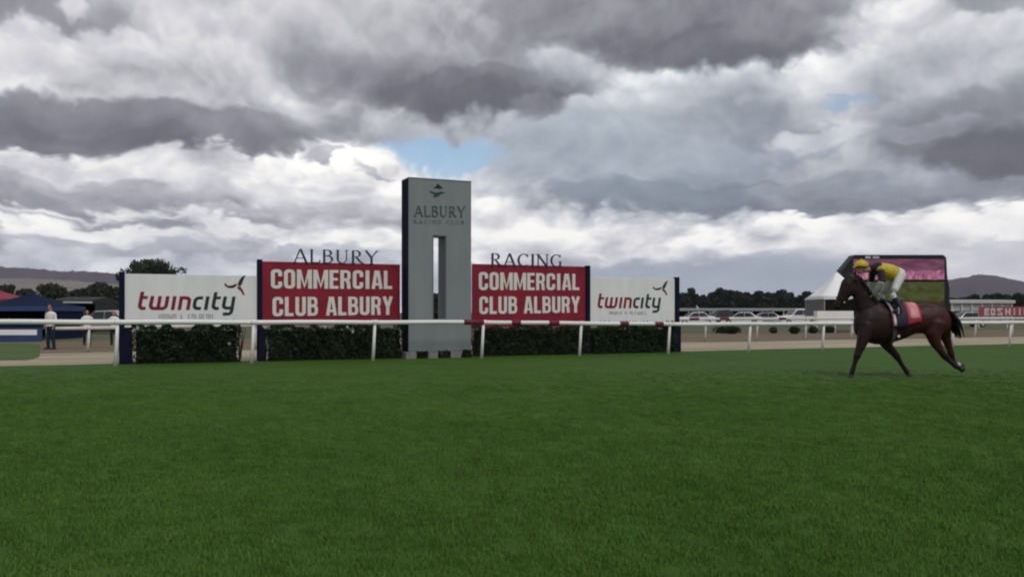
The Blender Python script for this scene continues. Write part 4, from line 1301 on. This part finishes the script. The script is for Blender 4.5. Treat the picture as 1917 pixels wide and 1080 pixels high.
def head(mb, c, fwd, k=1.0):
    """head of height about .23 m centred at c, face towards fwd (horizontal)"""
    c = Vector(c); f = Vector(fwd).normalized(); s = Vector((-f.y, f.x, 0))
    if s.length < .01: s = Vector((0, 1, 0))
    s.normalize(); u = s.cross(f) * -1 if s.cross(f).z < 0 else s.cross(f)
    rr = []
    for z, w, fr, bk in ((-.118, .030, .055, .01), (-.10, .048, .082, .045), (-.06, .062, .088, .075), (-.02, .070, .090, .098), (.03, .074, .092, .104), (.07, .068, .080, .098), (.10, .048, .052, .070), (.115, .022, .02, .03)):
        ring = []
        for q in range(14):
            t = 2 * math.pi * q / 14
            fx = math.cos(t); ring.append(c + s * (math.sin(t) * w * k) + f * (fx * (fr if fx > 0 else bk) * k) + u * (z * k))
        rr.append(ring)
    mb.rings(rr)
    # nose, brow, lips, chin, ears
    mb.tube([c + f * .088 * k + u * .02 * k, c + f * .108 * k - u * .022 * k, c + f * .088 * k - u * .034 * k], [.008 * k, .014 * k, .010 * k], 6)
    mb.tube([c + f * .084 * k - s * .03 * k + u * .028 * k, c + f * .094 * k + u * .026 * k, c + f * .084 * k + s * .03 * k + u * .028 * k], .008 * k, 6)
    mb.tube([c + f * .080 * k - s * .022 * k - u * .062 * k, c + f * .092 * k - u * .06 * k, c + f * .080 * k + s * .022 * k - u * .062 * k], .007 * k, 6)
    for g in (-1, 1):
        mb.tube([c + s * g * .072 * k + u * .022 * k - f * .008 * k, c + s * g * .083 * k - f * .016 * k, c + s * g * .072 * k - u * .03 * k], [.012 * k, .017 * k, .009 * k], 6, 1.0)
    return s, f, u
def standing_person(label, x, ybase, height, face, m_top, m_leg, group, stance=.13, lean=0.0):
    g = gnd(x, ybase)
    k = height / 1.75
    root = thing('person', label, 'person', g, group)
    f = Vector((math.sin(face), math.cos(face), 0)); s = Vector((f.y, -f.x, 0)); u = Vector((0, 0, 1))
    P = lambda a, b, z: g + s * (a * k) + f * (b * k) + u * (z * k)
    body = MB()
    head(body, P(0, .02, 1.63), f, k)
    body.tube([P(0, 0, 1.38), P(0, .005, 1.47), P(0, .015, 1.56)], [.075 * k, .058 * k, .055 * k], 10)
    def ell(z, a, b, off=0.0):
        return [P(a * math.cos(t), off + b * math.sin(t), z) for t in (2 * math.pi * q / 16 for q in range(16))]
    body.rings([ell(.88, .16, .115), ell(1.0, .155, .105), ell(1.12, .15, .1), ell(1.28, .18, .115), ell(1.4, .185, .1), ell(1.46, .08, .06)])
    shirt = MB()
    shirt.rings([ell(.90, .178, .132), ell(1.0, .172, .125), ell(1.12, .17, .122), ell(1.28, .198, .135), ell(1.4, .205, .12), ell(1.465, .12, .085), ell(1.49, .07, .066)])
    trou = MB()
    trou.rings([ell(.80, .165, .12), ell(.9, .172, .125), ell(.99, .165, .118)])
    shoes = []
    for g_ in (-1, 1):
        arm = [P(g_ * .19, 0, 1.40), P(g_ * .245, -.01, 1.13), P(g_ * .235, .08, .90)]
        body.tube(arm, [.052 * k, .041 * k, .028 * k], 10)
        hand(body, arm[2] + (arm[2] - arm[1]) * .05, arm[2] - arm[1], -s * g_, f, k)
        shirt.tube([P(g_ * .15, 0, 1.41), P(g_ * .2, 0, 1.36), P(g_ * .243, -.008, 1.15), P(g_ * .24, .03, 1.05)], [.07 * k, .068 * k, .055 * k, .052 * k], 10)
        leg = [P(g_ * .09, 0, .90), P(g_ * (.07 + stance * .4), .015, .50), P(g_ * stance, -.02, .09)]
        body.tube(leg, [.088 * k, .058 * k, .038 * k], 10)
        trou.tube([P(g_ * .085, 0, .92), leg[1], P(g_ * stance, -.02, .06)], [.098 * k, .075 * k, .062 * k], 10)
        sh = MB(); sh.tube([P(g_ * stance, -.09, .05), P(g_ * stance, .02, .055), P(g_ * (stance + .02), .16, .035)], [.045 * k, .052 * k, .035 * k], 10, .9)
        shoes.append(sh)
    b = rpart('body', body, m_skin, root, .012, 1)
    rpart('shirt', shirt, m_top, root, .02, 2)
    rpart('trousers', trou, m_leg, root, .02, 2)
    for sh in shoes: part('shoe', sh, m_boot, root, True)
    hair = MB(); c = P(0, .012, 1.665)
    hair.ball(c - f * .012 * k, .088 * k, .088 * k, .092 * k)
    part('hair', hair, m_hair, root, True)
    return root
standing_person('person in white shirt and dark blue jeans standing behind the rail beside blue banner', 95, 654, 1.70, math.radians(200), m_shirt, m_jean, None, .15)
standing_person('person in white top and black trousers standing behind the thin rail before the stall', 163, 646, 1.50, math.radians(150), m_shirt, m_dkcl, None, .12)
standing_person('person in pale top and black trousers half hidden by the end post of the hoarding', 213, 646, 1.46, math.radians(170), m_shirt, m_dkcl, None, .1)

# ------------------------------------------------------------------ the racehorse
ZH = 18.25
PXM = F / (ZH + .22)
def hp(x, y, dy=0.0): 
    """side-view pixel -> world on the horse's middle plane"""
    return Vector(((x - CX) / PXM, ZH + .22 + dy, H + (HY - y) / PXM))
def hl(x, y, dy=0.0):
    """the same for something dy off the middle plane: seen at (x, y) from the rail side"""
    return at(x, y, ZH + .22 + dy)
def coat_mat():
    m = bpy.data.materials.new('dark bay coat'); m.use_nodes = True
    TREE[0] = m.node_tree
    bs = m.node_tree.nodes['Principled BSDF']
    tc = node('ShaderNodeTexCoord'); vec = E(tc.outputs['Object'])
    x, y, z = sep(vec)
    n = noise(vec, 4.5, 5, .6)
    # bay: redder over the quarters and barrel, near black points (lower legs)
    red = maprange(x + (n - .5) * .5, -.55, .75, 0, 1)
    c = mixc(red, (0.021, 0.0088, 0.0084, 1), (0.060, 0.0145, 0.012, 1))
    legs = maprange(z + (n - .5) * .1, .62, .45, 0, 1)
    c = mixc(legs, c, (0.008, 0.007, 0.0065, 1))
    c = mixc((n - .5) * .6 + .3, c, (0.022, 0.0092, 0.0085, 1))
    put(bs.inputs['Base Color'], c)
    bs.inputs['Roughness'].default_value = .5
    bs.inputs['Specular IOR Level'].default_value = .22
    bp = node('ShaderNodeBump'); bp.inputs['Strength'].default_value = .5; bp.inputs['Distance'].default_value = .04
    put(bp.inputs['Height'], noise(vec, 6, 4, .5)); m.node_tree.links.new(bp.outputs[0], bs.inputs['Normal'])
    return m
m_coat = coat_mat()
hb = hp(1690, 585); hb.z = 0
rootH = thing('racehorse', 'dark bay racehorse cantering past the big screen with a red saddle cloth', 'horse', hb)
SEC = [(1600, 592, 622, .09), (1606, 584, 630, .165), (1618, 572, 640, .22), (1640, 564, 645, .255), (1665, 567, 643, .275), (1690, 570, 635, .28),
       (1712, 570, 625, .265), (1735, 567, 624, .265), (1755, 572, 630, .25), (1768, 580, 625, .2), (1777, 590, 615, .11)]
def torso_ring(x, yt, yb, hw, grow=0.0, n=24, a0=0, a1=360, egg=.12):
    c = hp(x, (yt + yb) / 2); rz = (yb - yt) / 2 / PXM + grow; out = []
    for q in range(n + (0 if a1 - a0 == 360 else 1)):
        t = math.radians(a0 + (a1 - a0) * q / n)
        z = math.sin(t); w = (hw + grow) * (1 - egg * z)
        out.append(c + Vector((0, math.cos(t) * w, z * rz)))
    return out
def sec_at(x):
    xs = [s[0] for s in SEC]
    return [float(np.interp(x, xs, [s[k] for s in SEC])) for k in (1, 2, 3)]
hm = MB()
hm.rings([torso_ring(*s) for s in SEC])
def flat_loft(mb, pts, n=16):
    """pts: (x, y, half height px across the axis, half width m, dy)"""
    rr = []
    C = [hp(p[0], p[1], p[4] if len(p) > 4 else 0) for p in pts]
    for k, p in enumerate(pts):
        d = (C[min(k + 1, len(C) - 1)] - C[max(0, k - 1)]); d.y = 0; d.normalize()
        up = Vector((-d.z, 0, d.x))
        rr.append([C[k] + up * (math.cos(t) * p[2] / PXM) + Vector((0, math.sin(t) * p[3], 0)) for t in (2 * math.pi * q / n for q in range(n))])
    mb.rings(rr)
# neck and head
flat_loft(hm, [(1640, 600, 29, .165), (1627, 579, 24.5, .135), (1617, 557, 19.5, .105), (1607, 538, 16.5, .088), (1600, 522, 13, .078)])
flat_loft(hm, [(1602, 514, 7, .05), (1597, 520, 13, .09), (1589.5, 534, 16, .11), (1582, 548, 13, .095), (1574.5, 561, 9.4, .072), (1569.5, 570, 8.6, .066), (1566, 576, 7, .052)])
hm.ball(hp(1593, 541, 0), .155, .11, .165)            # cheeks
hm.ball(hp(1567.5, 574), .085, .064, .075)              # muzzle
for g in (-1, 1):                                     # ears
    hm.tube([hp(1600, 517, g * .05), hp(1599, 508, g * .07), hp(1596, 501, g * .075)], [.035, .034, .006], 8, .7)
# shoulder and quarters
for g in (-1, 1):
    hm.ball(hp(1626, 606, g * .075), .27, .13, .36)
    hm.ball(hp(1746, 600, g * .085), .36, .165, .34)
def leg(mb, pts, dy, n=12):
    """(x, y, half thickness px)"""
    rr = []
    C = [hl(p[0], p[1], dy * (p[3] if len(p) > 3 else 1)) for p in pts]
    for k, p in enumerate(pts):
        d = (C[min(k + 1, len(C) - 1)] - C[max(0, k - 1)]).normalized()
        u = Vector((0, 1, 0)); v = d.cross(u)
        r = p[2] / PXM
        rr.append([C[k] + v * (math.cos(t) * r) + u * (math.sin(t) * r * .82) for t in (2 * math.pi * q / n for q in range(n))])
    mb.rings(rr)
leg(hm, [(1628, 592, 10, .3), (1624, 606, 15, .6), (1618, 628, 13, .85), (1612, 646, 9.5), (1607, 659, 7.2), (1605, 665, 7.4), (1602, 673, 5), (1598, 687, 4.4), (1596, 694, 5.4), (1594, 700, 4.6), (1593, 704, 5)], -.17)
leg(hm, [(1634, 594, 10, .3), (1638, 612, 15, .6), (1650, 632, 12.5, .85), (1664, 650, 9), (1675, 662, 7.2), (1679, 667, 7.2), (1684, 675, 4.9), (1692, 688, 4.4), (1696, 693, 5.2), (1699, 698, 4.6), (1701, 701, 5)], .17)
leg(hm, [(1752, 585, 14, .2), (1751, 603, 22, .55), (1746, 624, 16, .85), (1751, 641, 10.5), (1761, 656, 7.4), (1769, 667, 6.8), (1775, 673, 5.2), (1784, 681, 4.6), (1790, 686, 5.2), (1795, 688, 4.6), (1799, 690, 5)], -.16)
leg(hm, [(1752, 585, 14, .2), (1758, 602, 20, .55), (1767, 620, 13, .85), (1773, 639, 8.2), (1778, 653, 6.4), (1781, 663, 6.4), (1783, 670, 4.9), (1786, 678, 4.3), (1788, 682, 5), (1793, 683, 4.4), (1797, 684, 4.8)], .16)
rpart('body', hm, m_coat, rootH, .014, 14)
m_hoof = mat('dark hoof horn', (0.03, 0.026, 0.022), .5, .2, 10)
def hoof(x, y, dx, dyp, dy, m):
    a, b = hl(x, y, dy), hl(x + dx, y + dyp, dy)
    mb = MB(); mb.tube([a, b], [.052, .07], 12)
    return part('hoof', mb, m, rootH, True)
hoof(1594, 702.5, -1.6, 5.5, -.17, m_hoof); hoof(1700, 699.5, 3, 5, .17, m_hoof)
hoof(1796, 688, 7, 4.5, -.16, m_hoof); hoof(1795, 683, 7, 3, .16, m_hoof)
mb = MB(); a, b = hl(1791, 682.5, .16), hl(1796, 683.8, .16)  # highlight on the far hind hoof, painted as a pale band
mb.tube([a, a.lerp(b, .5), b], [.055, .066, .058], 12); part('hoof_highlight', mb, mat('pale hoof highlight', (0.50, 0.46, 0.40), .8), rootH, True)
mb = MB()
for (a, b) in (((1589, 534), -.098), ((1589, 534), .098)):
    pass
for g in (-1, 1):
    mb = MB(); mb.ball(hp(1586, 533, g * .104), .022, .014, .02); part('eye', mb, m_boot, rootH, True)
# tail: strands streaming back
rnd = random.Random(5); mb = MB()
for k in range(70):
    o = rnd.gauss(0, .03); e = rnd.gauss(0, 1)
    lg = rnd.uniform(.65, 1.05)
    p = [hp(1766, 577, o * .5), hp(1777 + e, 584 + e, o), hp(1786 + 2.4 * e, 600 + 2 * e, o * 1.6), hp(1766 + 27 * lg + 3.2 * e, 577 + 53 * lg + 2 * e, o * 2)]
    mb.tube(p, [.024, .034, .034, .006], 5)
part('tail', mb, mat('black horse hair', (0.009, 0.0065, 0.006), .55, .3, 12), rootH, True)
mb = MB()
for k in range(60):
    f = rnd.random(); x = 1603 + 34 * f; y = 516 + 47 * f ** 1.1
    o = rnd.uniform(-.02, .02)
    dx = rnd.uniform(2, 9)
    mb.tube([hp(x - 2, y + 4, o), hp(x + 2, y - 1, o - .03), hp(x + dx - 3, y + 9, o - .115 - .03 * f)], [.018, .016, .004], 5)
part('mane', mb, MATS['black horse hair'], rootH, True)
# saddle cloth, saddle, girth
def drape(x0, x1, a_lo, grow, n=8, arc_n=20, slope0=0, slope1=0):
    """cloth over the back between columns x0..x1 down to angle a_lo below the horizontal on both sides"""
    mb = MB(); rows = []
    for k in range(n + 1):
        x = x0 + (x1 - x0) * k / n
        row = []
        for q in range(arc_n + 1):
            t = -a_lo + (180 + 2 * a_lo) * q / arc_n
            dxx = (slope0 * (1 - k / n) + slope1 * k / n) * abs(math.cos(math.radians(t)) if t > 0 else 1) 
            yt, yb, hw = sec_at(x + dxx)
            tr = math.radians(t); z = math.sin(tr)
            c = hp(x + dxx, (yt + yb) / 2)
            row.append(c + Vector((0, math.cos(tr) * (hw + grow) * (1 - .12 * z), z * ((yb - yt) / 2 / PXM + grow))))
        rows.append(row)
    w = arc_n + 1
    for r in rows: mb.v += [tuple(p) for p in r]
    for a in range(n):
        for q in range(arc_n): mb.f.append((a * w + q, a * w + q + 1, (a + 1) * w + q + 1, (a + 1) * w + q))
    return mb
def drape_part(name, mb, m, thick, parent=None):
    o = part(name, mb, m, rootH, True, parent=parent)
    so = o.modifiers.new('solid', 'SOLIDIFY'); so.thickness = thick; so.offset = 1
    return o
cl_ = drape_part('saddle_cloth', drape(1653, 1711, 8, .028, slope0=6, slope1=2), mat('crimson satin cloth', (0.46, 0.022, 0.05), .5, .2, 4), .012)
drape_part('pad', drape(1647, 1684, 14, .050, slope0=16, slope1=4), mat('dark purple pad', (0.022, 0.012, 0.035), .6, .2, 4), .015)
drape_part('trim', drape(1645, 1649.5, 6, .060, n=2, slope0=16, slope1=16), mat('white trim cloth', (0.70, 0.70, 0.72), .6), .01)
drape_part('number_panel', drape(1690, 1707, -6, .045, n=3, slope0=2, slope1=3), mat('pale pink cloth', (0.62, 0.27, 0.30), .6, .25, 7), .006)
mb = MB(); rr = []
flat_pts = [(1646, 561, 4, .10), (1655, 565, 5, .17), (1668, 566.5, 4.5, .2), (1681, 563, 5, .17), (1687, 560, 3, .1)]
flat_loft(mb, flat_pts); part('saddle', mb, m_boot, rootH, True)
yt, yb, hw = sec_at(1664)
drape_part('girth', drape(1661, 1668, 89, .014, n=2, arc_n=36), mat('pale webbing', (0.10, 0.085, 0.08), .7), .008)
mb = MB(); mb.ball(hp(1671, 629, -hw - .02), .03, .02, .035); part('buckle', mb, m_paleg, rootH, True)
# bridle and reins
m_strap = mat('dark brown leather', (0.016, 0.010, 0.008), .5)
mb = MB()
for g in (-1, 1):
    mb.tube([hp(1601, 514, g * .08), hp(1589, 540, g * .122), hp(1575, 567, g * .080)], .012, 6)
    mb.tube([hp(1583, 528, g * .065), hp(1596, 524, g * .105), hp(1603, 528, g * .1)], .012, 6)
    mb.tube([hp(1566, 556, g * .04), hp(1577, 560, g * .088), hp(1585, 563, g * .05)], .012, 6)
part('bridle', mb, m_strap, rootH)
mb = MB(); mb.ball(hp(1578, 566, -.078), .02, .012, .02); part('bit_ring', mb, m_paleg, rootH, True)
mb = MB()
for g in (-1, 1):
    mb.tube([hp(1578, 566, g * .075), hp(1598, 560, g * .16), hp(1618, 556, g * .17), hp(1630, 558, g * .10)], .009, 6)
part('reins', mb, m_strap, rootH)

# ------------------------------------------------------------------ the jockey
jb = hp(1665, 563)
rootJ = thing('person', 'jockey in yellow silks and cap standing in the stirrups over the racehorse', 'person', jb)
m_yel = mat('yellow silk', (0.52, 0.40, 0.03), .45, .18, 9, bump=.4, bscale=14)
m_ysl = mat('black silk', (0.014, 0.014, 0.018), .5, .2, 9, bump=.3)
m_pale = mat('pale grey sleeve cloth', (0.36, 0.38, 0.36), .6, .12, 9, bump=.3)
m_brch = mat('white breeches cloth', (0.60, 0.61, 0.61), .6, .06, 9, bump=.3)
J = lambda x, y, dy=0: hp(x, y, dy)
body = MB()
s_, f_, u_ = head(body, J(1611, 502), (-1, -.12, 0), 1.0)
body.tube([J(1634, 504), J(1624, 505), J(1617, 506)], [.07, .058, .055], 10)
def jt(pts, mb, n=14):
    """torso: (x, y, half thickness px, half width m)"""
    flat_loft(mb, pts, n)
TOR = [(1683, 514, 10, .14), (1672, 508, 11, .15), (1656, 504, 10.5, .155), (1643, 502, 10, .185), (1634, 503, 7, .12)]
jt(TOR, body)
shirt = MB(); jt([(1676, 512, 13.8, .168), (1668, 510, 15.2, .175), (1654, 507, 15.0, .185), (1643, 502.5, 12, .207), (1635, 503.5, 9.5, .15), (1629, 505, 7, .075)], shirt)
br = MB(); jt([(1690, 519, 8, .12), (1685, 515, 12, .165), (1676, 511, 12.6, .168)], br)
boots = []
for g in (-1, 1):
    sh, el_, wr = J(1640, 506, g * .20), J(1640, 530, g * .27), J(1631, 551, g * .13)
    body.tube([sh, el_, wr], [.054, .042, .029], 10)
    hand(body, wr + (wr - el_) * .04, (wr - el_) + Vector((-.08, 0, .03)), Vector((.25, 0, .95)), Vector((0, 1, 0)) * g, .95)
    shirt.tube([J(1644, 503, g * .14), J(1641, 508, g * .205)], [.08, .076], 12)
    fa = MB(); fa.tube([el_ + Vector((0, 0, .025)), el_.lerp(wr, .5), wr], [.066, .062, .044], 12)
    rpart('cuff', fa, m_pale, rootJ, .014, 2)
    hip, kn, an = J(1682, 516, g * .10), J(1660, 552, g * .285), J(1673, 579, g * .325)
    body.tube([hip, kn, an], [.080, .044, .034], 10)
    br.tube([J(1683, 515, g * .09), hip.lerp(kn, .35), hip.lerp(kn, .8), kn, kn.lerp(an, .25), kn.lerp(an, .5)], [.110, .094, .074, .070, .066, .058], 12)
    bo = MB(); bo.tube([kn.lerp(an, .2), kn.lerp(an, .6), an], [.068, .062, .046], 12)
    bo.tube([an + Vector((.03, 0, -.01)), an + Vector((-.02, 0, -.035)), an + Vector((-.17, -.01 * g, -.05))], [.044, .05, .030], 10)
    boots.append(bo)
    st = MB(); a = an + Vector((-.06, 0, -.085))
    st.tube([a + Vector((0, -.055, 0)), a + Vector((0, .055, 0))], .012, 6)
    st.tube([a + Vector((0, -.055, 0)), a + Vector((0, -.05, .10)), a + Vector((0, 0, .15)), a + Vector((0, .05, .10)), a + Vector((0, .055, 0))], .009, 6)
    st.tube([a + Vector((0, 0, .15)), J(1666, 566, g * .25)], .011, 6)
    part('stirrup', st, m_paleg, rootH)
rpart('body', body, m_skin, rootJ, .009, 1)
rpart('silk_shirt', shirt, m_yel, rootJ, .015, 2)
yk = MB(); jt([(1646, 503.2, 13.0, .19), (1642, 502.5, 12.6, .214), (1635, 503.5, 10.0, .158), (1628.5, 505, 7.4, .08)], yk)
rpart('yoke', yk, m_ysl, rootJ, .014, 2)
for g in (-1, 1):
    sl = MB()
    sh, el_ = J(1641, 507, g * .205), J(1640, 530, g * .27)
    sl.tube([sh, J(1641, 517, g * .235), el_ + Vector((0, 0, .02))], [.078, .074, .062], 12)
    rpart('sleeve', sl, m_ysl, rootJ, .014, 2)
rpart('breeches', br, m_brch, rootJ, .015, 2)
for bo in boots: rpart('boot', bo, m_boot, rootJ, .013, 1)
# helmet with its yellow cap cover and peak, goggles
mb = MB(); c = J(1612.5, 497)
rr = []
for a in range(9):
    t = math.radians(-14 + 104 * a / 8)
    rr.append([c + Vector((.148 * math.cos(t) * math.cos(p) , .122 * math.cos(t) * math.sin(p), .118 * math.sin(t))) for p in (2 * math.pi * q / 18 for q in range(18))])
mb.rings(rr); hc = part('helmet', mb, m_yel, rootJ, True)
mb = MB(); mb.rings([[c + Vector((-.11 - .10 * k, w * .09, -.012 - .028 * k + .012 * z)) for w, z in ((-1, 0), (-.5, 1), (.5, 1), (1, 0), (.5, -1), (-.5, -1))] for k in (0, .35, .55)])
part('peak', mb, m_yel, rootJ, parent=hc)
mb = MB(); mb.ball(c + Vector((0, 0, .122)), .03, .03, .022); part('bobble', mb, m_yel, rootJ, True, parent=hc)
mb = MB(); cg = J(1611, 502)
mb.tube([cg + Vector((.02, -.078, .03)), cg + Vector((-.06, -.07, .025)), cg + Vector((-.098, 0, .022)), cg + Vector((-.06, .07, .025)), cg + Vector((.02, .078, .03))], [.012, .02, .022, .02, .012], 8)
part('goggles', mb, m_boot, rootJ, True)
mb = MB(); mb.tube([J(1634, 556, -.12), J(1648, 548, -.2), J(1656, 541, -.24)], [.008, .006, .004], 6)
single('whip', mb, m_boot, J(1634, 556, -.12), 'thin black whip held in the hand of the jockey', 'whip')

# ------------------------------------------------------------------ haze: one closed box of even air
mb = MB(); mb.box((0, 0, -3.0), 8200, 8200, 300)
hz = link('haze', mb.mesh('haze'), None)
hm_ = bpy.data.materials.new('haze'); hm_.use_nodes = True
nt = hm_.node_tree; nt.nodes.clear()
pv = nt.nodes.new('ShaderNodeVolumePrincipled')
pv.inputs['Color'].default_value = (0.74, 0.74, 1.0, 1)
pv.inputs['Density'].default_value = 0.00008
out = nt.nodes.new('ShaderNodeOutputMaterial')
nt.links.new(pv.outputs[0], out.inputs['Volume'])
hz.data.materials.append(hm_)
hz['kind'] = 'stuff'
hz['label'] = 'thin pale haze in the air over the racecourse'
